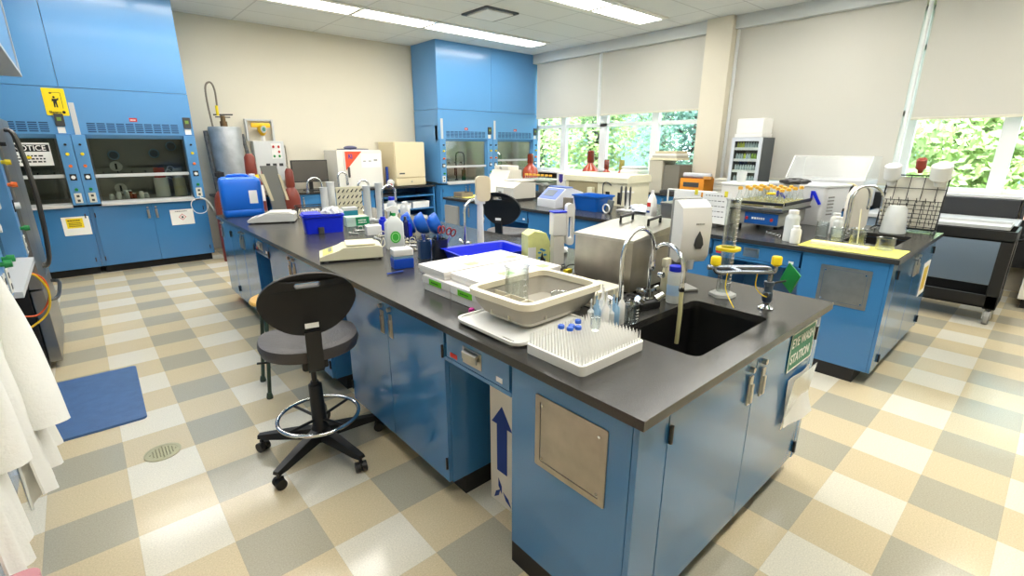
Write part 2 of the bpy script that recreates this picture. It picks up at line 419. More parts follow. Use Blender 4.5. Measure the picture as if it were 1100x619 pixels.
# ---------------------------------------------------------------- fume hoods
def knob(b, x, y, z, r=.014, d=.035): b.cyl((x,y,z),(x,y-d*.5,z),r*.6,seg=10); b.cyl((x,y-d*.4,z),(x,y-d,z),r,r*.85,seg=14)
def fume_hood(loc, rz, w, label, inner, sash_z=1.24, group='fume hoods', lamp=3, upper=True):
    o = thing('fume_hood', label, 'fume hood', loc, rz, group)
    d = .86; pw = .135
    s = B(); s.box(0,.03,.04,d,.92,1.98); s.box(w-.03,w,.04,d,.92,1.98); s.box(.03,w-.03,d-.02,d,.92,1.98)
    P('side_wall', s, BLUELIT, o)
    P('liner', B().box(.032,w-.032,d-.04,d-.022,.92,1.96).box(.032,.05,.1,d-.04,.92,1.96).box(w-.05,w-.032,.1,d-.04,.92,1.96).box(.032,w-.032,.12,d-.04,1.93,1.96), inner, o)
    P('baffle', B().box(.1,w-.1,d-.075,d-.06,1.0,1.3,.002).box(.1,w-.1,d-.075,d-.06,1.33,1.85,.002), inner, o)
    P('lamp', B().box(w*.25,w*.75,.2,.32,1.915,1.929,.003), M('hood_lamp_%d' % lamp,(255,250,238),.4,emit=lamp), o)
    fx = B()
    for k in range(6): x = .25+k*(w-.5)/5; fx.cyl((x,d-.07,1.26),(x,d-.13,1.26),.009,seg=8); fx.cyl((x,d-.13,1.26),(x,d-.13,1.22),.006,seg=6)
    P('service_outlet', fx, DGREY, o)
    # canopy with its sloping lip
    prof = [(0,1.74),(0,2.265),(d,2.265),(d,1.97),(.12,1.97),(.12,1.69),(.05,1.69)]
    P('canopy', B().prism(prof, 0, w, fn=lambda u,v,q:(q,u,v)), BLUELIT, o)
    if upper: P('upper_panel', B().box(0.002,w-.002,0,d,2.27,CH-.002,.003), BLUELIT, o)
    lv = B(); n = 10; x0 = pw+.03; x1 = w-pw-.03; cw = (x1-x0)/n
    for k in range(n):
        for j in range(5): lv.box(x0+k*cw+.008,x0+(k+1)*cw-.008,-.002,.004,1.765+j*.024,1.765+j*.024+.013)
    P('louvres', lv, DBLUE, o)
    P('warning_label', B().box(w/2-.04,w/2+.04,-.003,.0,1.9,1.945), RED, o)
    marks(1, .06, .025, face_negY(w/2,-.0032,1.922), WHITE, o)
    for k, x in enumerate((0, w-pw)):
        p = P('side_post', B().box(x+.002,x+pw-.002,-.03,.1,.9,1.735,.006), BLUELIT, o)
        xc = x+pw/2
        for kn, (z, m) in {'black knob':(1.62,BLACK),'yellow knob':(1.51,YELLOW),'orange knob':(1.37,ORANGE),'green knob':(1.09,GREEN)}.items():
            b = B(); knob(b, xc, -.03, z, .019 if z != 1.62 else .014, .045); P('knob', b, m, p, kn)
        b = B(); b.box(xc-.032,xc+.032,-.036,-.03,1.2,1.275,.002); P('switch_plate', b, INK, p)
        b = B(); b.cyl((xc,-.036,1.237),(xc,-.06,1.237),.021,seg=14); P('knob', b, WHITE, p, 'white selector knob')
        b = B(); b.box(xc-.035,xc+.035,-.037,-.03,.925,1.045,.003)
        P('outlet', b, OFFW, p)
        b = B()
        for zz in (.955,1.01): b.box(xc-.014,xc+.014,-.039,-.036,zz-.014,zz+.014,.001)
        P('socket', b, DGREY, p)
    b = B(); b.box(w-pw+.03,w-.02,-.025,0,1.83,1.97,.004); c = P('monitor', b, DGREY, o)
    P('display', B().box(w-pw+.05,w-.045,-.027,-.024,1.89,1.93), M('display_green',(120,150,60),.3), c)
    P('notice_plate', B().box(w-pw+.035,w-.03,-.008,0,1.75,1.82,.001), PAPER, o)
    # sill, work surface and sash
    P('work_surface', B().box(.032,w-.032,.09,d-.02,.885,.92,.003), M('hood_work_surface',(150,150,146),.35), o)
    P('sill', B().prism([(-.06,.875),(-.06,.905),(.1,.925),(.1,.89)], pw+.002, w-pw-.002, fn=lambda u,v,q:(q,u,v)), LGREY, o)
    sh = P('sash', B().box(pw+.02,w-pw-.02,.045,.051,sash_z+.02,1.7), SASHG, o, 'sliding glass sash')
    P('sash_rail', B().box(pw+.004,w-pw-.004,.02,.07,sash_z-.01,sash_z+.03,.004), LGREY, sh)
    P('lower_sash', B().box(pw+.02,w-pw-.02,.062,.067,.93,sash_z), glassmat('lower_sash_glass',(225,228,222),.08), o)
    return o
def handle(b, x, y, z0=.69, z1=.81):      # upright recessed pull with its little lock, on a -Y face
    b.box(x-.014,x+.014,y-.012,y-.004,z0,z1,.003); b.box(x-.009,x+.009,y-.02,y-.01,z0+.01,z1-.03,.003)
    b.cyl((x,y,z1+.025),(x,y-.016,z1+.025),.011,seg=12)
def cab_negY(name, loc, rz, w, d, doors, label, group, z1=.882, toe=.1, toe_in=.07, cat='cabinet', hinges=(), fronts=True):
    """doors: list of (x0,x1,handle_side) on the local -Y face, local origin at the floor, left front corner"""
    o = thing(name, label, cat, loc, rz, group)
    P('body', B().box(0.001,w-.001,.022,d,toe,z1,.002), BLUE, o)
    P('toe_kick', B().box(.03,w-.03,toe_in+.02,d-.03,0,toe), BLACKR, o)
    for x0, x1, side in doors:
        dr = P('door', B().box(x0+.002,x1-.002,0,.02,toe+.005,z1-.012,.002), BLUE, o)
        if side:
            hb = B(); handle(hb, x1-.045 if side > 0 else x0+.045, 0, z1-.2, z1-.08); P('handle', hb, STEEL, dr)
            hx = x0+.008 if side > 0 else x1-.008
            b = B()
            for z in (.2,z1-.11): b.cyl((hx,-.006,z-.028),(hx,-.006,z+.028),.006,seg=8)
            P('hinge', b, BLACK, dr)
    return o

HY = 5.15
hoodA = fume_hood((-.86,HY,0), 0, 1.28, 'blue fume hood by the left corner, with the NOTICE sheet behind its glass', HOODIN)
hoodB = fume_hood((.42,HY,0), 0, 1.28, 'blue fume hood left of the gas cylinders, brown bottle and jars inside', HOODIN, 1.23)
hoodC = fume_hood((5.66,HY,0), 0, 1.29, 'blue fume hood right of the cream oven, black tubing inside', HOODINW, 1.2, lamp=14)
hoodD = fume_hood((6.95,HY,0), 0, 1.29, 'blue fume hood in the corner beside the window, glassware inside', HOODINW, 1.3, lamp=14)
P('filler_strip', B().box(.05,.1,-.006,0,1.72,2.1,.001), LGREY, hoodB)
P('filler_strip', B().box(.05,.1,-.006,0,1.72,2.1,.001), LGREY, hoodC)
P('filler_strip', B().box(.05,.1,-.006,0,1.72,2.1,.001), LGREY, hoodD)
for x, w_, lab, nm in ((-.86,1.28,'blue cabinet under the left hood, yellow warning sheet on its door',0),(.42,1.28,'blue two-door cabinet under the hood next to the gas cylinders',1),(5.66,1.29,'blue two-door cabinet under the hood beside the oven bench',2),(6.95,1.29,'blue two-door cabinet under the corner hood by the window',3)):
    cab = cab_negY('base_cabinet', (x,HY,0), 0, w_, .84, [(.04,w_/2,1),(w_/2,w_-.04,-1)], lab, 'cabinets under the fume hoods', z1=.872)
    if nm == 0:
        sg = P('warning_sheet', B().box(1.0,1.26,-.004,-.001,.53,.76), PAPER, cab, 'white sheet with a yellow caution panel')
        P('caution_panel', B().box(1.04,1.2,-.0055,-.004,.62,.74), YELLOW, sg)
        marks(1, .13, .03, face_negY(1.12,-.006,.715), INK, sg)
        marks(3, .12, .06, face_negY(1.12,-.006,.665), INK, sg, 2)
    if nm == 1:
        sg = P('warning_sheet', B().box(.83,1.1,-.004,-.001,.55,.76), PAPER, cab, 'white sheet with a red hazard diamond')
        P('hazard_diamond', B().prism([(0,.045),(.045,0),(0,-.045),(-.045,0)], 0, .001, [[(0,.036),(.036,0),(0,-.036),(-.036,0)]], fn=lambda u,v,q:(.965+u,-.0045-q,.655+v)), RED, sg)
        P('hazard_symbol', B().prism([(0,.02),(.012,0),(.008,-.018),(-.008,-.018),(-.012,0)], 0, .001, fn=lambda u,v,q:(.965+u,-.0045-q,.655+v)), INK, sg)
        marks(1, .15, .02, face_negY(.965,-.005,.735), INK, sg, 3)
# the hoods along the left side, facing right
LX = .02
fume_hood((LX,.30,0), 90, 1.32, 'blue fume hood at the left edge, its coloured gas knobs facing the room', HOODIN, upper=False)
o = thing('hood_enclosure', 'blue enclosure over the hoods along the left wall, reaching the ceiling', 'hood enclosure', (LX,-1.04,2.27))
P('upper_panel', B().box(-.85,-.001,0,2.66,0.0,CH-2.272,.003), BLUELIT, o)
o = thing('hood_fascia', 'blue fascia hanging in front of the left hoods, with a bright metal edge', 'fascia', (LX,-1.04,2.27))
P('front_panel', B().box(.001,.22,0,2.66,-.22,CH-2.272,.003), BLUELIT, o)
P('edge_trim', B().box(.221,.228,2.64,2.668,-.22,CH-2.275).box(.0,.23,2.661,2.668,-.235,-.221).box(.0,.23,0,2.668,-.24,-.221), LGREY, o)
cab_negY('base_cabinet', (-.075,.30,0), 90, 1.32, .8, [(.04,.66,1),(.66,1.28,-1)], 'blue cabinet at the left edge beside the steel refrigerator', 'cabinets under the fume hoods', z1=.872)
cab_negY('base_cabinet', (-.075,-1.05,0), 90, 1.34, .8, [(.04,.66,1),(.66,1.30,-1)], 'blue cabinet behind the hanging lab coats', 'cabinets under the fume hoods', z1=.872)
fume_hood((LX,-1.04,0), 90, 1.33, 'blue fume hood behind the hanging lab coats', HOODIN, upper=False)
# eyewash/shower placard, NOTICE sheet, bit of window frame
sg = thing('safety_sign', 'yellow emergency shower sign on the blue panel above the left hood', 'sign', (.36,HY-.003,2.1))
P('board', B().prism(rrect(-.1,.1,-.15,.15,.012), 0, .002, fn=lambda u,v,q:(u,-q,v)), M('sign_yellow',(246,216,10),.5), sg)
pb = B(); fnn = lambda u,v,q:(u,-.003-q,v)
pb.prism(ellipse(-.005,.052,.011,.012,14),0,.001,fn=fnn)
pb.prism([(-.025,.035),(.02,.035),(.028,.045),(.035,.045),(.03,.02),(.018,.018),(.013,0),(.015,-.06),(.004,-.06),(-.002,-.01),(-.008,-.06),(-.02,-.06),(-.018,0),(-.02,.01),(-.03,.0)],0,.001,fn=fnn)
pb.prism([(-.035,.105),(.06,.105),(.06,-.07),(.056,-.07),(.056,.101),(-.035,.101)],0,.001,fn=fnn)
pb.prism([(-.04,.1),(-.015,.1),(-.02,.088),(-.035,.088)],0,.001,fn=fnn)
P('pictogram', pb, INK, sg)
lettering('Shower', .035, face_negY(-.02,-.0035,-.115), INK, sg, bold=.001)
b = B(); b.prism(ellipse(.055,-.112,.016,.016,12),0,.001,fn=fnn); P('logo', b, INK, sg)
sg = thing('notice_sheet', 'white NOTICE sheet taped to the glass of the left hood', 'sign', (.05,HY+.03,1.52), 0)
P('sheet', B().box(-.2,.16,-.0015,.0015,-.14,.12), PAPER, sg)
P('header', B().box(-.19,.15,-.003,-.0015,.02,.1), INK, sg)
lettering('NOTICE', .085, face_negY(-.02,-.0035,.058), PAPER, sg, w=.28, bold=.001)
marks(3, .26, .10, face_negY(-.02,-.002,-.06), INK, sg, 4)
P('tape', B().box(-.1,-.02,-.006,-.002,-.06,-.03,T=Matrix.Rotation(0,4,'Y')), YELLOW, sg)
# ---------------------------------------------------------------- island benches
ZT = .914
BZ_ = 0
def slab(name, x0, x1, y0, y1, holes, label, z=ZT, t=.032):
    o = thing(name, label, 'worktop', ((x0+x1)/2, (y0+y1)/2, z-t))
    cx, cy = (x0+x1)/2, (y0+y1)/2
    hs = [[(p[0]-cx, p[1]-cy) for p in rrect(*h, .035, 4)] for h in holes]
    P('slab', B().prism([(x0-cx,y0-cy),(x1-cx,y0-cy),(x1-cx,y1-cy),(x0-cx,y1-cy)], 0, t, hs), SLAB, o)
    for h in holes:
        a = [(p[0]-cx,p[1]-cy) for p in rrect(*h, .035, 4)]
        b = B()
        g = .007
        def off(k, z): return [(p[0]*(1)+ (g*k if p[0] > (h[0]+h[1])/2-cx else -g*k), p[1]+(g*k if p[1] > (h[2]+h[3])/2-cy else -g*k), z) for p in a]
        inn = [(p[0],p[1]) for p in a]
        b.rings([off(1,-.002), off(1,-.26), off(-1,-.26), off(0,-.25), off(0,-.002)], closed=False, cap0=False, cap1=False)
        b.poly([(p[0],p[1],-.25) for p in inn])
        sk = P('sink_basin', b, SINK, o, 'black sink basin')
        P('drain_strainer', B().lathe([(0,0),(.045,0),(.05,.004),(.04,.006),(0,.003)], c=((h[0]+h[1])/2-cx,(h[2]+h[3])/2-cy,-.249)), STEEL, sk)
    return o
def door_negX(par, x, y0, y1, z0, z1, h=0, hx=None):
    dr = P('door', B().box(x,x+.02,y0+.002,y1-.002,z0,z1,.002), BLUE, par)
    if h:
        yy = y1-.045 if h > 0 else y0+.045
        b = B(); b.box(x-.006,x+.0,yy-.016,yy+.016,z1-.185,z1-.06,.003); b.box(x-.013,x-.005,yy-.01,yy+.01,z1-.175,z1-.09,.003); b.cyl((x,yy,z1-.035),(x-.016,yy,z1-.035),.011,seg=12)
        P('handle', b, STEEL, dr)
        hy = y0+.008 if h > 0 else y1-.008
        b = B()
        for z in (z0+.1, z1-.1): b.cyl((x-.006,hy,z-.028),(x-.006,hy,z+.028),.006,seg=8)
        P('hinge', b, BLACK, dr)
    return dr
def body(x0, x1, y0, y1, label, group, inset=(1,1,1,1), name='base_cabinet', cat='cabinet', xd=0, yd=0, well=None):
    """carcass resting on a recessed black toe kick; coordinates are the room's"""
    o = thing(name, label, cat, (x0, y0, 0), 0, group)
    W, D = x1-x0, y1-y0
    if well:
        wl = [(well[0]-x0-.02, well[2]-y0-.02), (well[1]-x0+.02, well[2]-y0-.02), (well[1]-x0+.02, well[3]-y0+.02), (well[0]-x0-.02, well[3]-y0+.02)]
        a0, b0 = (.021 if xd else 0), (.021 if yd else 0)
        P('carcass', B().box(a0, W, b0, D-.001, .1, .6, 0).prism([(a0,b0),(W,b0),(W,D-.001),(a0,D-.001)], .6, .8815, [wl]), BLUE, o)
    else: P('carcass', B().box(.021 if xd else 0, W, .021 if yd else 0, D-.001, .1, .8815, .002), BLUE, o)
    a,b_,c,d = [.07*k for k in inset]
    P('toe_kick', B().box(a+.02*xd, W-b_-.001, c+.02*yd, D-d-.002, 0, .1), BLACKR, o)
    return o
def knee(x0, x1, y0, y1, label, group, side=-1):
    """knee space: apron drawer at the open side and a blue back panel"""
    o = thing('knee_space', label, 'bench section', (x0,y0,0), 0, group)
    W, D = x1-x0, y1-y0
    P('back_panel', B().box(W-.02,W,0.001,D-.001,.0,.8815), BLUE, o)
    P('frame_rail', B().box(.02,W-.02,0.001,D-.001,.74,.745).box(.0,.02,.001,D-.001,.735,.752).box(0,.02,.001,D-.001,.868,.8815), BLUE, o)
    dr = P('drawer', B().box(-.0,.45,.012,D-.012,.755,.865,.002), BLUE, o)
    m = D/2+.02
    hb = B(); hb.box(-.004,.0,m-.06,m+.06,.775,.845,.002); hb.prism([(-.004,.84),(-.02,.83),(-.018,.8),(-.012,.8),(-.012,.822),(-.004,.83)], m-.045, m+.045, fn=lambda u,v,q:(u,q,v))
    P('pull', hb, STEEL, dr)
    P('label_sticker', B().box(-.0015,0,D-.09,D-.04,.765,.785), RED, dr)
    P('label_plate', B().box(-.0015,0,.05,.085,.77,.79), PAPER, dr)
    return o
XM = .74
def island(ox, nm, g, near_label, sinkhole, labs):
    X0, X1 = ox+.03, ox+1.50
    XC = ox+.77
    slab('worktop', ox, ox+1.53, -2.32, 2.90, [sinkhole], labs['top'])
    # near end unit over the full width, doors on its short face
    o = body(X0, X1, -2.29, -1.755, labs['near'], None, (0,0,1,0), name='sink_cabinet', yd=1, well=sinkhole)
    W = X1-X0
    P('end_panel', B().box(-.002,.0,.021,.53,.1,.8815,.001), BLUE, o)
    P('stile', B().box(0,.155,0,.0205,.1,.8815,.002), BLUE, o)
    P('stile', B().box(W-.06,W,0,.0205,.1,.8815,.002), BLUE, o)
    for x0, x1, s in ((.158,.77,1),(.77,W-.063,-1)):
        dr = P('door', B().box(x0+.002,x1-.002,0,.02,.11,.872,.002), BLUE, o)
        hb = B(); handle(hb, x1-.055 if s > 0 else x0+.055, 0, .67, .79); P('handle', hb, STEEL, dr)
        hx = x0+.004 if s > 0 else x1-.004
        for z in (.17,.78): P('hinge', B().cyl((hx,-.007,z-.03),(hx,-.007,z+.03),.007,seg=8), BLACK, dr)
    pl = B(); pl.prism(rrect(.10,.405,.535,.81,.004,1), 0, .004, [rrect(.122,.383,.557,.788,.004,1)], fn=lambda u,v,q:(-.0025-q,u,v))
    ap = P('access_panel', pl, STEELB, o, 'steel access plate')
    P('plate', B().box(-.004,-.002,.124,.381,.559,.786,.0005), STEELB, ap)
    for zz in (.57,.775):
        for yy in (.132,.373): P('screw', B().cyl((-.004,yy,zz),(-.007,yy,zz),.005,seg=8), CHROME, ap)
    # long left side, from the near end to the far end
    knees, cabs = g
    for k, (a, b_) in enumerate(knees):
        knee(ox+.03, XC, a, b_, labs['knee'][k], 'knee spaces of the island benches')
    for k, (a, b_, nd) in enumerate(cabs):
        c = body(ox+.03, XC, a, b_, labs['cab'][k], 'base cabinets of the island benches', (1,0,0,0), xd=1)
        D = b_-a; e = D/nd
        for q in range(nd): door_negX(c, 0, q*e, (q+1)*e, .11, .872, 1 if q % 2 == 0 else -1)
    # the other long side
    ys = [-1.755,-.6,.55,1.7,2.88]
    for k in range(4):
        c = body(XC+.001, X1, ys[k], ys[k+1]-.002, labs['back'] % ['nearest','second','third','far'][k], 'cabinets on the window side of the %s bench' % nm, (0,1,0,0))
        for q in range(2): P('door', B().box(X1-XC-.001,X1-XC+.017,q*.575+.004,(q+1)*.575-.004,.11,.872,.002), BLUE, c)
island(1.40, 'front', ([(-1.753,-1.325),(-.275,.06),(1.19,1.60)], [(-1.32,-.28,2),(.062,1.188,2),(1.602,2.88,3)]), '',
       (1.88,2.48,-2.21,-1.87),
       dict(top='speckled black worktop of the nearest island bench, with the sink at its near corner',
            near='blue sink cabinet at the near end of the front bench, under the EYE WASH sign',
            knee=['knee space of the front bench with the tall printed carton in it','knee space of the front bench behind the black drafting chair','far knee space of the front bench beyond the yellow stool'],
            cab=['blue two-door cabinet of the front bench right of the drafting chair','blue cabinet of the front bench behind the wooden stool','blue cabinet at the far end of the front bench below the blue jug'],
            back='%s blue cabinet on the window side of the front bench'))
island(4.22, 'second', ([(-1.753,-1.07),(1.17,1.86)], [(-1.068,.05,2),(.052,1.168,2),(1.862,2.88,2)]), '',
       (4.72,5.30,-2.19,-1.86),
       dict(top='speckled black worktop of the second island bench, with the sink and drying rack',
            near='blue sink cabinet at the near end of the second bench, with a small yellow sticker',
            knee=['dark knee space of the second bench under the orbital shaker','far knee space of the second bench beside the second black chair'],
            cab=['blue cabinet of the second bench under the bench-top steel box','blue cabinet of the second bench under the bright blue bin','blue cabinet at the far end of the second bench beside a grey box'],
            back='%s blue cabinet on the window side of the second bench'))
# sign and papers on the near face of the front bench
sg = thing('eyewash_sign', 'green EYE WASH STATION sign on the end of the front bench', 'sign', (2.675,-2.2925,.76))
P('board', B().prism(rrect(-.145,.145,-.09,.09,.008,3), 0, .002, fn=lambda u,v,q:(u,-q,v)), M('sign_green',(40,130,96),.45), sg)
P('border', B().prism(rrect(-.145,.145,-.09,.09,.008,3), 0, .0008, [rrect(-.138,.138,-.083,.083,.006,3)], fn=lambda u,v,q:(u,-.002-q,v)), PAPER, sg)
lettering('EYE WASH', .062, face_negY(0,-.0025,.038), PAPER, sg, w=.25, bold=.0012)
lettering('STATION', .062, face_negY(-.01,-.0025,-.038), PAPER, sg, w=.22, bold=.0012)
def sheet(w, h, curl, n=8, m=8, seed=0, th=.0012):
    r = random.Random(seed); b = B(); 
    def pt(i, j, t): 
        u, v = i/n-.5, j/m; return (u*w, -t-curl*(1-v)**2*(.4+.9*(u+.5))-.004*math.sin(7*u+seed), v*h)
    for t in (0,):
        g = [[b.bm.verts.new(pt(i,j,0)) for i in range(n+1)] for j in range(m+1)]
        g2 = [[b.bm.verts.new(pt(i,j,th)) for i in range(n+1)] for j in range(m+1)]
        for j in range(m):
            for i in range(n):
                b.bm.faces.new((g[j][i],g[j][i+1],g[j+1][i+1],g[j+1][i])); b.bm.faces.new((g2[j][i],g2[j+1][i],g2[j+1][i+1],g2[j][i+1]))
        for j in range(m):
            b.bm.faces.new((g[j][0],g[j+1][0],g2[j+1][0],g2[j][0])); b.bm.faces.new((g[j][n],g2[j][n],g2[j+1][n],g[j+1][n]))
        for i in range(n):
            b.bm.faces.new((g[0][i],g2[0][i],g2[0][i+1],g[0][i+1])); b.bm.faces.new((g[m][i],g[m][i+1],g2[m][i+1],g2[m][i]))
    return b
sg = thing('taped_sheet', 'sheaf of white paper in a clear sleeve taped below the eye wash sign', 'paper', (2.70,-2.2985,.395))
P('paper', sheet(.26,.23,.035,seed=1), PAPER, sg)
P('clear_sleeve', B().box(-.14,.14,-.0035,-.0015,-.012,.245,T=Matrix.Rotation(.09,4,'X')), glassmat('clear_film',(240,244,246),.25,.15), sg)
P('printed_lines', B().box(-.04,.03,-.006,-.0055,.17,.178), GREY, sg)
# side panels at the far knee space etc.
S('caution_sticker', B().box(-.13,.13,-.0015,0,-.14,.14).box(-.08,.08,-.0025,-.0015,-.1,.1,mi=1), [PAPER, M('sticker_gold',(222,190,60),.6)], 'small yellow and white sticker on the end of the second bench', 'sticker', (5.52,-2.2925,.56))
o = thing('junction_box', 'tall grey box on the side of the far end of the second bench', 'box', (4.247,2.86,.48))
P('box_body', B().box(-.03,0,-.32,0,0,.33,.004), GREY, o); P('cover', B().box(-.034,-.03,-.3,-.02,.02,.31,.001), DGREY if 0 else GREY, o)

# things in the knee spaces
o = thing('cardboard_carton', 'tall white carton printed with a blue arrow in the first knee space', 'box', (1.60,-1.742,0), 0)
P('carton', B().box(0,.30,0,.33,0,.72,.003), M('white_card',(226,222,214),.7), o)
ar = B(); fx = lambda u,v,q:(-.001-q,-u+.33,v)
ar.prism([(.05,.18),(.12,.18),(.12,.42),(.155,.42),(.085,.52),(.015,.42),(.05,.42)], 0, .001, fn=fx)
ar.prism([(0,.60),(.33,.60),(.33,.64),(0,.64)],0,.001,fn=fx)
for k,(u,v) in enumerate([(.2,.16),(.24,.2),(.28,.14),(.18,.08),(.25,.07),(.07,.1),(.12,.05),(.05,.05)]):
    a = random.Random(k).uniform(0,3); c_, s_ = math.cos(a), math.sin(a)
    ar.prism([(u+.04*c_,v+.04*s_),(u-.012*s_,v+.012*c_),(u-.04*c_,v-.04*s_),(u+.012*s_,v-.012*c_)],0,.001,fn=fx)
ar.prism([(.215,.34),(.27,.34),(.27,.39),(.215,.39)],0,.001,fn=fx); ar.prism([(.215,.42),(.27,.42),(.27,.5),(.24,.5),(.24,.47),(.215,.47)],0,.001,fn=fx); ar.prism([(.215,.24),(.24,.24),(.24,.3),(.215,.31)],0,.001,fn=fx)
P('printed_arrow', ar, M('print_blue',(28,60,140),.7), o)
marks(1, .27, .06, face_negX(-.0025,.165,.675), M('print_blue'), o, 9)
o = thing('filter_panel', 'narrow white filter carton standing behind the drafting chair', 'box', (1.50,-.255,0), 0)
P('carton', B().box(0,.42,0,.10,0,.66,.003), OFFW, o)
st = B()
for k in range(12): st.box(-.001,0,.02,.08,.05+k*.035,.06+k*.035)
P('ribs', st, GREY, o); P('blue_band', B().box(-.0015,0,.0,.1,.47,.5), INKB, o)

# ---------------------------------------------------------------- benches along the back wall and the window
def wallbench(x0, x1, y0, y1, z, label):
    S('worktop', B().box(x0,x1,y0,y1,z-.032,z,.003), SLAB, label, 'worktop')
BZ = .875
wallbench(1.90,5.62,5.27,6.04,BZ,'black worktop along the back wall under the oven and monitor')
for k, (a, b_) in enumerate([(2.6,3.5),(3.5,4.35)]):
    cab_negY('base_cabinet', (a,5.30,0), 0, b_-a, .72, [(.01,(b_-a)/2,1),((b_-a)/2,b_-a-.01,-1)], ['blue cabinet on the back wall under the computer monitor','blue cabinet on the back wall under the white oven'][k], 'cabinets on the back wall', z1=BZ-.033)
o = thing('open_shelf_unit', 'blue open shelf unit under the cream incubator with boxes on it', 'shelf', (4.36,5.30,0))
sb = B(); W = 1.25
sb.box(0,.03,0,.7,.0,BZ-.033,.002); sb.box(W-.03,W,0,.7,0,BZ-.033,.002); sb.box(.03,W-.03,.68,.7,.1,BZ-.033)
P('frame', sb, BLUE, o)
for z in (.12,.45,.70): P('shelf', B().box(.03,W-.03,.0,.68,z-.025,z,.002), BLUE, o)
for k,(x,y,z,w_,h_,lb) in enumerate([(4.42,5.34,.45,.34,.13,'white box at the left of the shelf under the incubator'),(4.80,5.34,.45,.30,.10,'flat white box in the middle of the shelf under the incubator'),(5.14,5.34,.45,.36,.12,'white box at the right of the shelf under the incubator'),(4.5,5.35,.12,.4,.2,'large white box on the bottom shelf, left'),(5.0,5.35,.12,.45,.17,'large white box on the bottom shelf, right'),(4.5,5.36,.70,.25,.04,'flat dark tray on the upper shelf under the incubator')]):
    o = thing('storage_box', lb, 'box', (x,y,z+.001), 0, 'boxes on the open shelf unit')
    m = DGREY if k == 5 else WHITE
    P('box', B().box(0,w_,0,.3,0,h_*.7,.004), m, o); P('lid', B().box(-.004,w_+.004,-.004,.304,h_*.7,h_,.004), m, o)
WZ = .865
wallbench(7.45,8.28,-1.3,4.1,WZ,'black worktop running under the windows')
wallbench(7.45,8.28,4.11,5.10,WZ,'black worktop in the corner by the window hood')
for k, y1 in enumerate([5.12,4.04,2.97,1.90,.83,-.24]):
    cab_negY('base_cabinet', (7.50,y1,0), -90, 1.07, .76, [(.01,.535,1),(.535,1.06,-1)], 'blue cabinet under the window worktop, %s from the far corner' % ['first','second','third','fourth','fifth','sixth'][k], 'cabinets under the windows', z1=WZ-.033)
b = B(); b.box(8.255,8.295,1.25,5.1,WZ,1.03,.002); struct('trim_4', b, BLACK)
b = B()
for a, c in ((-1.62,.82),(-2.62,-1.64),(-3.62,-2.64),(-4.6,-3.64)): b.box(8.12,8.295,a,c,.30,1.035,.004)
struct('trim_5', b, M('charcoal_panel',(44,45,47),.4, noise=.08, nscale=90))
o = thing('wall_switch', 'small white switch on the black panel under the right window', 'switch', (8.1,-1.78,.97)); P('plate', B().box(-.0,.018,-.06,.06,-.03,.03,.003), WHITE, o); P('button', B().box(-.006,0,-.03,.0,-.012,.012,.002), LGREY, o)
o = thing('wall_outlet', 'pink and white outlet on the black panel at the right edge', 'outlet', (8.1,-2.73,.88)); P('plate', B().box(0,.018,-.06,.06,-.05,.05,.003), M('pale_pink',(236,200,190),.5), o); P('socket', B().box(-.003,0,-.03,.03,-.03,-.005,.001).box(-.003,0,-.03,.03,.008,.03,.001), WHITE, o)
# steel shelf and white cabinet by the right wall
o = thing('low_cabinet', 'grey-blue low cabinet with a pale steel top behind the black cart', 'cabinet', (7.45,-2.66,0))
P('carcass', B().box(.02,.62,0,1.30,.08,.80,.004), M('grey_blue_enamel',(128,146,164),.4), o)
P('cabinet_top', B().box(-.04,.64,-.01,1.32,.801,.84,.004), LGREY, o)
P('toe_kick', B().box(.08,.6,.03,1.27,0,.08), BLACK, o)
for y in (0,.65): P('door', B().box(0,.019,y+.004,y+.646,.09,.79,.003), M('grey_blue_enamel'), o)
o = thing('white_cabinet', 'white cabinet cut off by the right edge, beside the black cart', 'cabinet', (7.42,-3.55,0))
P('carcass', B().box(.02,.60,0,.73,.1,.9,.004), WHITE, o); P('toe_kick', B().box(.07,.58,.03,.70,0,.1), BLACK, o); 
for y in (0,.366): P('door', B().box(0,.019,y+.003,y+.362,.11,.89,.003), WHITE, o)
# black cart
o = thing('utility_cart', 'black rolling utility cart with two shelves behind the second bench', 'cart', (6.52,-2.72,0))
L_, Wd = .98, .50
for z, h in ((.16,.12),(.78,.10)):
    sh = B(); sh.box(0,Wd,0,L_,z,z+.02,.004)
    for a in ((0,.02,0,L_),(Wd-.02,Wd,0,L_),(.02,Wd-.02,0,.02),(.02,Wd-.02,L_-.02,L_)): sh.box(a[0],a[1],a[2],a[3],z+.0,z+h,.003)
    P('shelf', sh, BLACK, o)
for x,y in ((.0,0),(Wd-.09,0),(.0,L_-.09),(Wd-.09,L_-.09)):
    lg = P('leg', B().box(x,x+.09,y,y+.09,.15,.80,.008), BLACK, o)
    cb = B(); cx, cy = x+.045, y+.045
    cb.tube([(cx,cy,.16),(cx,cy,.13)], .012, mi=1); cb.box(cx-.02,cx+.02,cy-.03,cy-.025,.05,.145,mi=1); cb.box(cx-.02,cx+.02,cy+.025,cy+.03,.05,.145,mi=1)
    cb.cyl((cx,cy-.02,.07),(cx,cy+.02,.07),.07,seg=24)
    P('caster', cb, [GREY, WHITE], lg)
P('handle', B().tube(smoothpts([(.05,-.02,.80),(.05,-.10,.84),(Wd-.05,-.10,.84),(Wd-.05,-.02,.80)],4),.014), BLACK, o)
o = thing('tray', 'pale steel tray lying across the top of the black cart', 'tray', (6.56,-2.66,.885))
P('tray_base', B().box(0,.42,0,.86,0,.008,.002), LGREY, o); P('rim', B().prism(rrect(-.004,.424,-.004,.864,.01,2),.001,.03,[rrect(.004,.416,.004,.856,.01,2)]), LGREY, o)

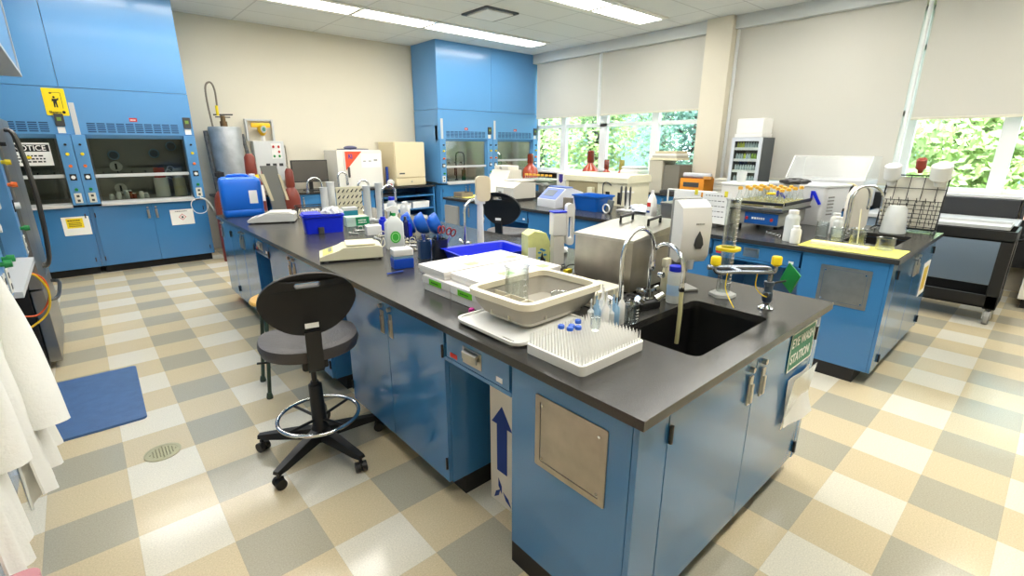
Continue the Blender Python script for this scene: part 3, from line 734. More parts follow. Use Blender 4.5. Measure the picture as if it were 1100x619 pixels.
# ---------------------------------------------------------------- floor things
S('anti_fatigue_mat', B().prism(rrect(-.28,.28,-.47,.47,.03), 0, .014), M('blue_rubber_mat',(70,104,150),.4,noise=.1,nscale=15,bump=.2,bscale=250), 'blue rubber mat on the floor in front of the steel refrigerator', 'mat', (.17,.995,0), -1)
o = thing('floor_drain', 'round perforated drain in the tiled floor', 'drain', (.464,.041,0))
P('ring', B().prism(ellipse(0,0,.085,.085,36),0,.004,[ellipse(0,0,.07,.07,36)]), M('drain_metal',(176,172,140),.45,.5), o)
hs = []
for i in range(-4,5):
    for j in range(-4,5):
        if i*i+j*j < 17: hs.append(ellipse(i*.0145,j*.0145,.0045,.0045,8))
P('grate', B().prism(ellipse(0,0,.0695,.0695,36),0,.0035,hs), M('drain_metal'), o); P('cup', B().lathe([(.068,0),(.068,.0006),(0,.0006)],seg=24), BLACK, o)
o = thing('drafting_chair', 'black drafting chair with chrome foot ring in front of the bench', 'chair', (1.135,-.51,0), 0)
def chair(o, az, seat_z=.63, base=True):
    """az: direction (deg) from the seat to the backrest"""
    R = Matrix.Rotation(math.radians(az),4,'Z')     # local +x = towards the backrest
    c0 = (0,0,0)
    if base:
        hub = B(); hub.lathe([(.0,.07),(.045,.07),(.05,.09),(.05,.14),(.038,.16),(.034,.40),(.024,.405),(.02,.42),(.0,.42)]); P('pedestal', hub, BLACK, o)
        P('gas_lift', B().cyl((0,0,.41),(0,0,seat_z-.05),.014,seg=14), M('dark_steel',(60,58,56),.3,.8), o)
        for k in range(5):
            a = math.radians(68+72*k); ca, sa = math.cos(a), math.sin(a)
            T = Matrix.Rotation(a,4,'Z')
            lg = B(); lg.rings([[T @ Vector(p) for p in ((x,-w,z0),(x,w,z0),(x,w*.7,z1),(x,-w*.7,z1))] for x,w,z0,z1 in ((.03,.036,.085,.145),(.15,.031,.083,.13),(.29,.025,.078,.108),(.34,.02,.08,.10))])
            l = P('leg', lg, BLACK, o)
            cs = B(); q = T @ Vector((.325,0,0)); a2 = a+1.1; dx, dy = math.cos(a2), math.sin(a2)
            cs.cyl((q.x,q.y,.085),(q.x,q.y,.055),.009,seg=8)
            for s in (-1,1):
                cs.cyl((q.x+dx*.005*s,q.y+dy*.005*s,.027),(q.x+dx*.028*s,q.y+dy*.028*s,.027),.027,seg=18)
            cs.box(-.022,.022,-.004,.004,.028,.058,.003,T=Matrix.Translation((q.x,q.y,0)) @ Matrix.Rotation(a2+PI/2,4,'Z'))
            P('caster', cs, BLACK, l)
        fr = P('foot_ring', B().tube([(.205*math.cos(2*PI*k/48),.205*math.sin(2*PI*k/48),.215) for k in range(48)],.0105,seg=10,closed=True), CHROME, o)
        sp = B()
        for k in range(4): a = math.radians(20+90*k); sp.cyl((.034*math.cos(a),.034*math.sin(a),.20),(.2*math.cos(a),.2*math.sin(a),.212),.008,seg=8)
        P('spoke', sp, BLACK, fr)
    # seat: wide contoured pad
    N = 44
    def ring(sc, z, dip=0):
        out = []
        for k in range(N):
            a = 2*PI*k/N; rx = .21*sc; ry = .24*sc
            c, s_ = math.cos(a), math.sin(a); p = 2.6
            u = rx*abs(c)**(2/p)*(1 if c > 0 else -1); v = ry*abs(s_)**(2/p)*(1 if s_ > 0 else -1)
            out.append(R @ Vector((u, v, z+.02*(v/.235)**2)))
        return out
    P('seat', B().rings([ring(.8,seat_z-.06),ring(.96,seat_z-.045),ring(1,seat_z-.015),ring(.97,seat_z+.012),ring(.85,seat_z+.02),ring(.6,seat_z+.012),ring(.3,seat_z+.008)]), M('seat_urethane',(70,66,66),.42,bump=.3,bscale=140), o)
    u_ = B(); u_.box(-.12,.2,-.06,.06,seat_z-.085,seat_z-.045,.008,T=R); P('tilt_mechanism', u_, BLACK, o)
    u_ = B(); u_.tube([R @ Vector(p) for p in ((.05,-.06,seat_z-.06),(.05,-.2,seat_z-.065),(.05,-.25,seat_z-.06))],.006); P('lever', u_, BLACK, o)
    # back upright and backrest
    t = math.radians(-8)
    BR = R @ Matrix.Translation((.235,0,0))
    up = B(); up.prism([(.12,seat_z-.08),(.235,seat_z-.08),(.262,seat_z-.05),(.283,seat_z+.14),(.262,seat_z+.14),(.235,seat_z-.04),(.12,seat_z-.05)],-.035,.035,fn=lambda u,v,q: R @ Vector((u,q,v)))
    P('back_upright', up, BLACK, o)
    ou = []
    for k in range(40):
        a = 2*PI*k/40; c, s_ = math.cos(a), math.sin(a)
        rx = .212 if s_ > 0 else .212-.03*abs(s_); ou.append((rx*abs(c)**.92*(1 if c > 0 else -1), (.155 if s_ > 0 else .165)*s_))
    zc = seat_z+.27
    hole = rrect(-.055,.055,.085,.112,.013,4)
    fnb = lambda u,v,q: R @ Vector((.245+.05*v/.16+q-.05*(u/.235)**2*1.0, u, zc+v))
    bk = P('backrest', B().prism(ou, 0, .03, [hole], fn=fnb), M('back_urethane',(17,17,18),.55), o)
    P('lumbar_pad', B().prism([(p[0]*.93,p[1]*.93) for p in ou], -.02, 0.0, [hole], fn=fnb), M('seat_urethane'), bk)
    P('label_tag', B().box(-.03,.03,0,.001,-.012,.012,T=R @ Matrix.Translation((.277,0,zc-.1)) @ Matrix.Rotation(PI/2,4,'Z')), PAPER, bk)
chair(o, 257, .655)
o2 = thing('drafting_chair', 'second black drafting chair, between the two benches, seen past the flowered carton', 'chair', (3.58,.70,0), 0); chair(o2, 202, .77)
# stool with a wooden seat
o = thing('lab_stool', 'round wooden stool with dark green metal legs, mostly hidden by the chair', 'stool', (1.245,.41,0), 0)
P('seat', B().lathe([(0,.615),(.155,.615),(.168,.622),(.170,.632),(.163,.644),(.15,.648),(0,.648)],seg=36), WOOD, o)
GRN = M('green_metal',(50,70,58),.4)
leg_ends = []
for k in range(4):
    a = math.radians(38+90*k); ca, sa = math.cos(a), math.sin(a)
    l = P('leg', B().tube([(.12*ca,.12*sa,.615),(.205*ca,.205*sa,.03)],.0125,seg=10), GRN, o)
    P('foot', B().lathe([(0,0),(.02,0),(.021,.012),(.015,.04),(0,.045)],c=(.208*ca,.208*sa,0),seg=12), GRN, l)
for z, r in ((.22,.177),):
    for k in range(4):
        a = math.radians(38+90*k); b2 = math.radians(128+90*k)
        P('rung', B().cyl((r*math.cos(a),r*math.sin(a),z+.02*(k%2)),(r*math.cos(b2),r*math.sin(b2),z+.02*(k%2)),.006,seg=8), STEEL, o)
# refrigerator
o = thing('refrigerator', 'stainless steel refrigerator with curved bar handles beside the left hood', 'refrigerator', (.055,1.80,0), 0)
P('cabinet_body', B().box(-.78,-.075,0.0,1.02,.03,1.80,.006), BLACK, o)
for y0, y1, z0, z1 in ((.002,.508,.62,1.80),(.512,1.018,.62,1.80),(.002,1.018,.06,.61)):
    d = P('door', B().box(-.072,0,y0,y1,z0,z1,.008), M('fridge_steel',(150,148,142),.32,.9), o)
    if z0 > .5:
        yy = y1-.05 if y0 < .1 else y0+.05
        P('handle', B().tube(smoothpts([(0,yy,z0+.08),(.05,yy,z0+.14),(.075,yy,(z0+z1)/2),(.05,yy,z1-.14),(0,yy,z1-.08)],5),.014), M('handle_steel',(90,90,88),.3,.9), d)
    else: P('handle', B().tube(smoothpts([(0,.15,.5),(.05,.2,.5),(.06,.51,.5),(.05,.8,.5),(0,.87,.5)],5),.014), M('handle_steel'), d)
P('foot', B().cyl((-.1,.06,0),(-.1,.06,.03),.02).cyl((-.1,.96,0),(-.1,.96,.03),.02).cyl((-.7,.06,0),(-.7,.06,.03),.02).cyl((-.7,.96,0),(-.7,.96,.03),.02), BLACK, o)
# hose from the left hood
S('gas_hose', B().tube(smoothpts([(.01,1.45,.80),(.06,1.50,.78),(.10,1.52,.66),(.07,1.5,.52),(-.02,1.45,.45),(-.068,1.42,.46)],6),.007), M('yellow_tubing',(222,180,30),.4), 'yellow rubber hose looping down beside the left hood', 'hose')
S('gas_hose', B().tube(smoothpts([(.01,1.50,.82),(.09,1.55,.74),(.09,1.56,.60),(.02,1.55,.50),(-.068,1.5,.52)],6),.006), M('orange_tubing',(226,90,30),.4), 'orange hose looping down beside the left hood', 'hose')
# lab coats
def cloth(pts_top, pts_bot, nfold, amp, seed, rows=14, per=10):
    """hanging cloth: a closed folded curtain between a top line and a hem line"""
    r = random.Random(seed); b = B(); n = nfold*per
    a0, a1 = Vector(pts_top[0]), Vector(pts_top[1]); c0, c1 = Vector(pts_bot[0]), Vector(pts_bot[1])
    d = (c1-c0); nrm = Vector((d.y,-d.x,0)).normalized()
    ph = [r.uniform(0,6) for _ in range(3)]
    def pt(i, j, t):
        u = i/n; v = j/rows; p = a0.lerp(a1,u).lerp(c0.lerp(c1,u), v)
        w = math.sin(u*nfold*2*PI+ph[0])+.5*math.sin(u*nfold*3.7*PI+ph[1]+v)+.3*math.sin(5*v+ph[2]+9*u)
        p = p+nrm*(amp*w*(.25+.75*v)+t); 
        if j == rows: p.z += .012*math.sin(u*nfold*2*PI+1)
        return p
    g = [[[b.bm.verts.new(pt(i,j,t)) for i in range(n+1)] for j in range(rows+1)] for t in (0,.006)]
    for j in range(rows):
        for i in range(n):
            b.bm.faces.new((g[0][j][i],g[0][j][i+1],g[0][j+1][i+1],g[0][j+1][i])); b.bm.faces.new((g[1][j][i],g[1][j+1][i],g[1][j+1][i+1],g[1][j][i+1]))
        b.bm.faces.new((g[0][j][0],g[0][j+1][0],g[1][j+1][0],g[1][j][0])); b.bm.faces.new((g[0][j][n],g[1][j][n],g[1][j+1][n],g[0][j+1][n]))
    for i in range(n):
        b.bm.faces.new((g[0][0][i],g[1][0][i],g[1][0][i+1],g[0][0][i+1])); b.bm.faces.new((g[0][rows][i],g[0][rows][i+1],g[1][rows][i+1],g[1][rows][i]))
    return b
o = thing('lab_coat', 'white lab coat hanging at the left edge, its hem near the blue mat', 'lab coat', (.068,0,0), 0)
P('front_panel', cloth([(.0,-.55,1.28),(.02,-.86,1.28)],[(.075,-.42,.50),(.065,-.86,.47)],3,.014,3), CLOTH, o)
P('back_panel', cloth([(.0,-.55,1.28),(.0,-.86,1.28)],[(.015,-.40,.46),(.015,-.9,.45)],4,.014,5), CLOTH, o)
P('sleeve', B().tube(smoothpts([(.02,-.66,1.25),(.06,-.66,1.0),(.08,-.72,.80),(.085,-.75,.68)],5),[.045+.02*(i/15) for i in range(16)],seg=14), CLOTH, o)
o = thing('lab_coat', 'second white lab coat at the bottom left corner, nearer and lower', 'lab coat', (.02,0,0), 0)
P('front_panel', cloth([(.0,-.95,1.28),(.02,-1.22,1.28)],[(.045,-.92,.42),(.045,-1.24,.40)],3,.012,8), CLOTH, o)
P('sleeve', B().tube(smoothpts([(.02,-1.0,1.25),(.05,-1.0,.95),(.06,-1.02,.7)],5),[.045+.01*(i/10) for i in range(11)],seg=14), CLOTH, o)
o = thing('storage_bin', 'translucent pink storage bin at the bottom left corner', 'bin', (-.02,-1.55,0), 0)
P('tub', B().prism(rrect(-.02,.13,-.25,.27,.03),0,.46), PINK, o); P('lid', B().prism(rrect(-.035,.14,-.265,.285,.035),.462,.50), PINK, o)

def crumple(loc, r, label, seed, mat=None, name='crumpled_tissue', cat='tissue', grp=None, sq=.6):
    b = B(); bmesh.ops.create_icosphere(b.bm, subdivisions=3, radius=r); rd = random.Random(seed)
    for v in b.bm.verts:
        k = 1+.28*math.sin(9*v.co.x/r+seed)*math.cos(7*v.co.y/r+seed*2)+rd.uniform(-.08,.08); v.co = v.co*k; v.co.z = max(v.co.z*sq, -r*sq*.7)+r*sq*.7
    return S(name, b, mat or CLOTH, label, cat, loc, 0, grp)
# ---------------------------------------------------------------- things on the front bench
Z = ZT+.0005
def lathe_part(name, prof, mat, par, c=(0,0,0), seg=20, label=None): return P(name, B().lathe(prof, c=c, seg=seg), mat, par, label)
# sink fixtures of the front bench
def gooseneck(loc, rz, label, h=.30, reach=.20, grp=None, white=False, knobs=True):
    """faucet whose arch leaves towards local +x"""
    o = thing('gooseneck_faucet', label, 'faucet', loc, rz, grp)
    lathe_part('base', [(0,0),(.026,0),(.026,.006),(.017,.012),(.015,.05),(0,.05)], CHROME, o)
    r = reach/2
    pts = [(0,0,.04),(0,0,h-r)]+[(r-r*math.cos(a), 0, h-r+r*math.sin(a)) for a in [PI*k/12 for k in range(1,13)]]+[(reach,0,h-r-.05)]
    sp = P('spout', B().tube(pts,.0095,seg=12), CHROME, o)
    P('nozzle', B().lathe([(0,0),(.008,0),(.013,.01),(.012,.03),(.009,.045),(0,.045)],c=(reach,0,h-r-.09),seg=12), CHROME, sp)
    if knobs:
        for s in (-1,1):
            v = P('valve', B().cyl((0,0,.03),(0,.045*s,.045),.008,seg=8).cyl((0,.04*s,.043),(0,.062*s,.05),.015,.012,seg=12), CHROME, o)
    return o
gooseneck((2.07,-1.74,Z), 0, 'tall chrome swan-neck faucet at the left of the front sink, beside the dropper bottles', .355, .235)
f2 = gooseneck((2.325,-1.715,Z), -105, 'second chrome faucet at the front sink with a yellowed hose on its spout', .280, .205)
P('hose', B().tube([(.205,0,.11),(.206,0,.05),(.21,0,.0),(.207,0,-.15)],.0095,seg=10), M('yellowed_tubing',(206,200,150),.35), f2)
o = thing('sink_valve', 'black and chrome valve cluster lying between the two faucets of the front sink', 'valve', (2.20,-1.80,Z), -15)
P('body', B().box(-.06,.06,-.018,.018,.0,.035,.008), BLACK, o)
for s in (-1,1): P('handle', B().cyl((.045*s,0,.04),(.075*s,-.012,.062),.02,.014,seg=10).cyl((.045*s,0,.02),(.045*s,0,.05),.01), CHROME, o)
P('lever', B().tube([(-.05,0,.035),(-.13,-.02,.045)],.006), CHROME, o)
# steel water bath
o = thing('water_bath', 'big brushed stainless steel box with two black handles behind the front sink', 'water bath', (2.30,-1.63,Z), 3)
P('housing', B().box(0,.60,0,.345,.012,.262,.004), STEELB, o)
P('lid', B().prism([(0,.262),(.60,.262),(.60,.30),(.34,.30),(0,.27)], -.004, .349, fn=lambda u,v,q:(u-.003,q,v)), STEEL, o)
P('rim', B().box(-.008,0,-.006,.351,.257,.270,.002), STEEL, o)
for y in (.10,.27): P('handle', B().tube([(.30,y,.285),(.30,y,.325),(.42,y,.335),(.42,y,.295)],.008), BLACK, o)
for x in (.05,.55): 
    for y in (.04,.30): P('foot', B().cyl((x,y,0),(x,y,.013),.018), BLACKR, o)
# soap dispenser on a stand
o = thing('soap_dispenser', 'white and grey touch-free soap dispenser on a grey stand behind the sink', 'soap dispenser', (2.59,-1.735,Z), -28)
P('stand', B().box(-.07,.07,-.05,.06,0,.012,.004).box(-.035,.035,.03,.05,.01,.42,.004), GREY, o)
P('back_plate', B().box(-.078,.078,.005,.03,.16,.46,.01), GREY, o)
P('cover', B().prism([(0,.17),(-.06,.155),(-.085,.19),(-.09,.34),(-.075,.42),(-.03,.45),(0,.45)], -.077, .077, fn=lambda u,v,q:(q,u+.006,v)), WHITE, o)
P('window', B().prism([(0,.065),(.018,.03),(.024,.0),(.014,-.02),(-.014,-.02),(-.024,0),(-.018,.03)],0,.004,fn=lambda u,v,q:(u+.015,-.0835-q,v+.245)), DGREY, o)
marks(1, .05, .014, face_negY(.015,-.0885,.345), GREY, o)
P('nozzle', B().cyl((0,-.05,.12),(0,-.05,.165),.018,.022), LGREY, o)
# wash bottle with blue cap and reagent items
def bottle(loc, r, h, body, cap, label, cat='bottle', grp=None, neck=.4, name='bottle', rz=0, capn='cap', lab=None, shoulder=.75, caph=.12, seg=20):
    o = thing(name, label, cat, loc, rz, grp)
    P('body', B().lathe([(0,0),(r*.93,0),(r,r*.08),(r,h*shoulder*.97),(r*.93,h*(shoulder+.04)),(r*neck*1.05,h*(1-caph)),(r*neck,h*(1-caph*.9)),(r*neck,h*(1-caph*.6)),(0,h*(1-caph*.6))],seg=seg), body, o)
    P(capn, B().lathe([(0,h*(1-caph)),(r*neck*1.25,h*(1-caph)),(r*neck*1.25,h*.99),(r*neck*1.1,h),(0,h)],seg=seg), cap, o)
    if lab: P('label', B().lathe([(r*1.012,h*.22),(r*1.016,h*.22),(r*1.016,h*.5),(r*1.012,h*.5)],seg=seg), lab, o)
    return o
b1 = bottle((2.372,-1.822,Z), .034, .175, PLAST, BLUEP, 'white wash bottle with a blue cap beside the front sink', neck=.7, lab=M('pale_blue_label',(170,200,230),.6), shoulder=.78, caph=.14)
o = thing('spray_nozzle', 'cream plastic spray trigger standing between the faucets and the blue-capped bottle', 'sprayer', (2.405,-1.755,Z))
P('body', B().lathe([(0,0),(.022,0),(.024,.01),(.022,.10),(.012,.13),(.010,.16),(0,.16)]), CREAML, o); P('trigger', B().box(-.03,.015,-.012,.012,.155,.195,.005).tube([(-.02,0,.16),(-.035,0,.12)],.005), CREAML, o)
P('drip_valve', B().cyl((0,0,.10),(-.045,0,.12),.008).cyl((-.045,-.012,.12),(-.045,.012,.12),.014), CHROME, o)
# eyewash fixture
o = thing('eyewash_fixture', 'steel eyewash fixture with two yellow nozzle caps at the sink corner', 'eyewash', (2.60,-2.145,Z), 0)
lathe_part('base', [(0,0),(.032,0),(.032,.006),(.02,.014),(.013,.02),(.013,.035),(0,.035)], CHROME, o)
vb = lathe_part('valve_body', [(0,.03),(.016,.03),(.021,.04),(.021,.075),(.017,.08),(.017,.105),(.021,.11),(.021,.125),(0,.125)], M('valve_blue_grey',(84,100,118),.35,.5), o)
P('valve_stub', B().cyl((0,0,.07),(-.04,-.01,.075),.006).cyl((-.038,-.01,.074),(-.05,-.012,.076),.011,seg=8), DGREY, vb)
P('pipe', B().tube(smoothpts([(0,0,.12),(0,.0,.165),(-.015,.012,.185),(-.05,.05,.187),(-.20,.19,.187)],5),.011,seg=10), M('pipe_steel',(150,158,168),.25,.9), o)
yk = P('yoke', B().tube(smoothpts([(-.235,.14,.215),(-.235,.14,.19),(-.22,.12,.178),(-.15,.08,.178),(-.05,-.015,.178),(-.04,-.03,.19),(-.04,-.03,.215)],5),.009,seg=10).cyl((-.13,.12,.187),(-.14,.07,.18),.009), M('pipe_steel'), o)
for q in ((-.235,.14),(-.04,-.03)):
    P('nozzle_cap', B().lathe([(0,.208),(.012,.208),(.021,.216),(.021,.245),(.017,.25),(0,.25)],c=(q[0],q[1],0),seg=12), YELLOW, yk, 'yellow nozzle cap')
P('cap_strap', B().tube(smoothpts([(-.20,.10,.178),(-.205,.10,.12),(-.21,.08,.08),(-.235,.04,.045)],4),.0022,seg=5), YELLOW, yk)
P('cap_strap', B().tube(smoothpts([(-.09,.02,.178),(-.095,.02,.12),(-.08,.0,.085),(-.06,-.02,.07)],4),.0022,seg=5), YELLOW, yk)
tg = P('push_flag', B().box(-.003,.003,-.045,.045,0,.10,.002,T=Matrix.Translation((.065,-.045,.10)) @ Matrix.Rotation(math.radians(-35),4,'Z') @ Matrix.Rotation(.45,4,'X')), GREEN, o, 'green push flag')
P('flag_arm', B().tube([(0,0,.11),(.035,-.02,.12),(.065,-.045,.125)],.005), DGREY, o)
# big graduated cylinder
def cylinder(loc, r, h, label, ring=None, rz=0, name='graduated_cylinder', grp=None, mat=None, basem=None):
    o = thing(name, label, 'measuring cylinder', loc, rz, grp)
    mat = mat or GLASS
    P('tube', B().lathe([(r,.022),(r,h-.01),(r+.006,h),(r+.003,h),(r-.003,h-.012),(r-.003,.026),(0,.026),(0,.022)],seg=24), mat, o)
    hx = [(r*2.0*math.cos(PI/3*k), r*2.0*math.sin(PI/3*k)) for k in range(6)]
    P('foot', B().prism(hx,0,.014).lathe([(0,.013),(r*1.2,.013),(r*.7,.022),(0,.022)]), basem or mat, o)
    g = B()
    for k in range(18): 
        z = .07+k*(h-.12)/17; a0, a1 = (-2.2,-1.2) if k % 5 == 0 else (-1.9,-1.35)
        g.tube([((r+.0006)*math.cos(a0+(a1-a0)*q/5),(r+.0006)*math.sin(a0+(a1-a0)*q/5),z) for q in range(6)],.0009,seg=4)
    P('graduation', g, WHITE, o)
    if ring: P('bumper_ring', B().prism(rrect(-r*1.6,r*1.6,-r*1.6,r*1.6,r*1.0,5),ring,ring+.014,[ellipse(0,0,r+.001,r+.001,24)]), YELLOW, o, 'yellow bumper ring')
    return o
cylinder((2.645,-1.925,Z), .031, .465, 'tall clear graduated cylinder with a yellow ring, standing behind the eyewash fixture', .225, basem=M('clear_plastic_foot',(230,232,228),.2,alpha=.55))
# peg drying rack
o = thing('drying_rack', 'square white drying rack covered with short pegs at the near corner of the bench', 'drying rack', (1.637,-1.915,Z), 0)
P('tray', B().prism(rrect(-.170,.170,-.132,.132,.02), 0, .034), WHITE, o)
pg = B()
for i in range(22):
    for j in range(17):
        x = -.155+i*.31/21; y = -.118+j*.236/16
        pg.cyl((x,y,.034),(x,y,.072),.0032,.0014,seg=5)
P('peg', pg, WHITE, o)['kind'] = 'stuff'
for k,(dx,dy,lb) in enumerate([(-.03,.035,'blue screw cap on the peg rack, topmost of the left four'),(.0,.012,'blue screw cap on the peg rack, right of the left four'),(-.022,.0,'blue screw cap on the peg rack, lower left'),(.008,-.012,'blue screw cap on the peg rack, lower middle'),(.055,.03,'blue screw cap apart from the others, nearest the dropper bottles')]):
    S('screw_cap', B().lathe([(0,.0),(.0115,.0),(.012,.002),(.012,.011),(.010,.013),(0,.013)],seg=18), BLUEP if 0 else M('cap_blue',(20,90,200),.4), lb, 'cap', (1.625+dx,-1.87+dy,Z+.0725), group='blue caps on the peg rack')
o = thing('glass_vial', 'small clear glass vial upside down on the peg rack beside the blue caps', 'vial', (1.668,-1.93,Z+.0725))
P('glass_body', B().lathe([(.012,0),(.012,.006),(.018,.014),(.018,.05),(.016,.053),(0,.053),(0,.051),(.016,.05),(.016,.014),(.010,.006),(.010,0)],seg=18), GLASS, o)
# collapsible dish tub with tray
o = thing('draining_tray', 'white plastic draining tray with a handle hole, under the cream tub', 'tray', (1.655,-1.56,Z), 0)
hole = rrect(-.19,-.172,-.155,-.085,.008,3)
P('tray_base', B().prism(rrect(-.198,.19,-.192,.19,.045), .006, .014, [[(p[0]+.0,p[1]) for p in hole]]).prism(rrect(-.15,.12,-.15,.16,.02),0,.006), WHITE, o)
P('rim', B().prism(rrect(-.203,.195,-.197,.195,.047), .012, .022, [rrect(-.194,.186,-.188,.186,.04)]), WHITE, o)
o = thing('dish_tub', 'cream and grey collapsible dish tub holding rinsed glassware', 'tub', (1.755,-1.54,Z+.0225), 2)
def rr3(w, h, r, z): return [(p[0],p[1],z) for p in rrect(-w,w,-h,h,r,5)]
P('base', B().rings([rr3(.17,.12,.03,0),rr3(.175,.125,.035,.02)]), CREAM if 0 else OFFW, o)
tb = B(); tb.rings([rr3(.19,.135,.035,.02),rr3(.215,.162,.045,.06),rr3(.228,.172,.05,.094),rr3(.216,.162,.045,.094),rr3(.203,.15,.04,.06),rr3(.178,.125,.03,.024)])
P('wall', tb, M('warm_grey_silicone',(168,162,148),.6), o)
P('rim', B().prism(rrect(-.24,.24,-.184,.184,.06), .093, .118, [rrect(-.21,.21,-.156,.156,.04)]), M('tub_cream',(230,222,198),.45), o)
P('divider', B().box(-.10,-.094,-.15,.15,.025,.085,.002).box(-.205,-.1,-.05,-.044,.025,.085,.002).box(-.205,-.1,.05,.056,.025,.085,.002), M('tub_cream'), o)
def beaker(loc, r, h, label, grp=None, liquid=None, cat='beaker', mat=None):
    o = thing('beaker', label, cat, loc, 0, grp)
    P('glass_body', B().lathe([(0,0),(r*.93,0),(r,r*.1),(r,h*.96),(r*1.08,h),(r*1.03,h),(r*.95,h*.96),(r*.95,r*.12),(0,r*.08)],seg=24), mat or GLASS, o)
    g = B()
    for k in range(4): g.box(-.008,.008,-r-.001,-r,h*(.25+.15*k),h*(.25+.15*k)+.0015)
    P('graduation', g, WHITE, o)
    return o
beaker((1.70,-1.48,Z+.05), .05, .17, 'tall clear glass beaker standing in the cream tub', 'glassware in the cream tub')
beaker((1.84,-1.60,Z+.05), .04, .05, 'low clear glass dish lying at the right of the cream tub', 'glassware in the cream tub')
beaker((1.585,-1.50,Z+.05), .022, .035, 'tiny glass beaker in the left compartment of the cream tub', 'glassware in the cream tub')
beaker((1.60,-1.62,Z+.05), .024, .032, 'tiny glass beaker in the front left compartment of the cream tub', 'glassware in the cream tub')
# dropper bottles / pipettes cluster
for k in range(12):
    x = 1.845+(k%4)*.034+(.01 if k > 7 else 0); y = -1.765-(k//4)*.033
    o = thing('transfer_pipette', 'white-tipped plastic dropper standing in the cluster beside the peg rack', 'dropper', (x,y,Z), 0, 'droppers clustered beside the peg rack')
    h = .10+.022*((k*7)%3)
    P('body', B().lathe([(0,0),(.013,0),(.014,.004),(.014,h*.6),(.004,h*.72),(.0025,h),(0,h)],seg=10), [PLAST, M('pale_blue_plastic',(150,190,220),.4,alpha=.8), WHITE][k%3], o)
    P('tip', B().lathe([(0,h*.98),(.004,h*.98),(.003,h*1.12),(0,h*1.12)],seg=8), [WHITE,CREAML,WHITE][k%3], o)
beaker((2.0,-1.845,Z), .035, .085, 'squat glass beaker between the dropper cluster and the sink')
S('foam_slab', B().box(-.105,.105,-.075,.065,.0,.012,.003).box(-.1,.1,-.072,.062,.012,.055,.003).box(-.105,.105,-.078,.068,.055,.068,.003), M('corrugated_white',(232,226,206),.7), 'cream corrugated slab lying between the tub and the steel box', 'slab', (2.12,-1.565,Z), 0)

o = thing('black_clamp', 'black metal clamp lying against the foot of the steel box', 'clamp', (2.13,-1.70,Z), 30)
P('jaw', B().prism([(-.05,0),(.05,0),(.05,.03),(.03,.045),(-.02,.05),(-.05,.03)],-.02,.02,fn=lambda u,v,q:(u,q,v)), BLACK, o); P('knob', B().cyl((.0,-.02,.03),(0,-.045,.03),.014), BLACK, o)
crumple((2.225,-1.69,Z), .04, 'crumpled black rubber gloves between the tall faucet and the steel box', 77, BLACKR, 'rubber_gloves', 'gloves', None, .6)
# white labelled cases
def case(loc, w, d, h, label, sticker=True, rz=0, top=False, seed=0):
    o = thing('slide_case', label, 'box', loc, rz, 'white boxes stacked on the front bench')
    P('tray', B().box(0,w,0,d,0,h*.45,.003), M('case_white',(238,234,230),.5), o)
    P('lid', B().box(-.003,w+.003,-.003,d+.003,h*.45,h,.004), M('case_white'), o)
    if sticker: 
        P('green_sticker', B().box(-.0045,-.003,d*.28,d*.74,h*.50,h*.86), GREENI, o)
        marks(1, d*.3, h*.14, face_negX(-.0048,d*.51,h*.68), M('dark_green_ink',(30,90,20),.7), o)
    if top:
        ln = B(); r = random.Random(seed)
        for i in range(6):
            for j in range(9):
                if r.random() < .7: x = .05+j*(w-.1)/9; y = .05+i*(d-.08)/6; ln.box(x,x+.02+r.random()*.01,y,y+.004,h,h+.0004)
        P('handwriting', ln, M('blue_grey_ink',(96,104,140),.7), o)
        P('green_label', B().box(w*.55,w*.8,d*.1,d*.35,h,h+.0006), GREENI if 0 else M('pale_green_label',(170,226,140),.6), o)
    return o
case((1.61,-1.108,Z), .27, .235, .078, 'white box with a green sticker at the front left of the stack')
case((1.61,-1.352,Z), .27, .235, .078, 'white box with a green sticker right of the front left one, beside the tub')
case((1.885,-1.105,Z), .25, .30, .078, 'plain white box under the back left of the stack', False)
case((1.885,-1.325,Z), .25, .21, .078, 'plain white box under the back right of the stack', False)
case((1.62,-1.05,Z+.079), .30, .23, .042, 'flat white box on top of the stack, front left, with writing', False, top=True, seed=1)
case((1.65,-1.30,Z+.079), .28, .235, .038, 'flat white box on top of the stack, nearest the tub', False, top=True, seed=2)
case((1.935,-1.04,Z+.079), .24, .23, .035, 'flat white box on top of the stack, far back left', False, top=True, seed=3)
case((1.935,-1.29,Z+.079), .24, .235, .030, 'flat white box on top of the stack, back right beside the cable', False, top=True, seed=4)
S('magenta_cap', B().lathe([(0,0),(.016,0),(.018,.004),(.016,.018),(.01,.022),(0,.022)],seg=16), M('magenta_plastic',(196,30,150),.4), 'small magenta cap beside the draining tray', 'cap', (1.585,-1.30,Z)) if 0 else S('magenta_cap', B().lathe([(0,0),(.013,0),(.014,.004),(.013,.018),(.008,.022),(0,.022)],seg=16), M('magenta_plastic',(196,30,150),.4), 'small magenta cap on the worktop edge beside the draining tray', 'cap', (1.575,-1.325,Z))
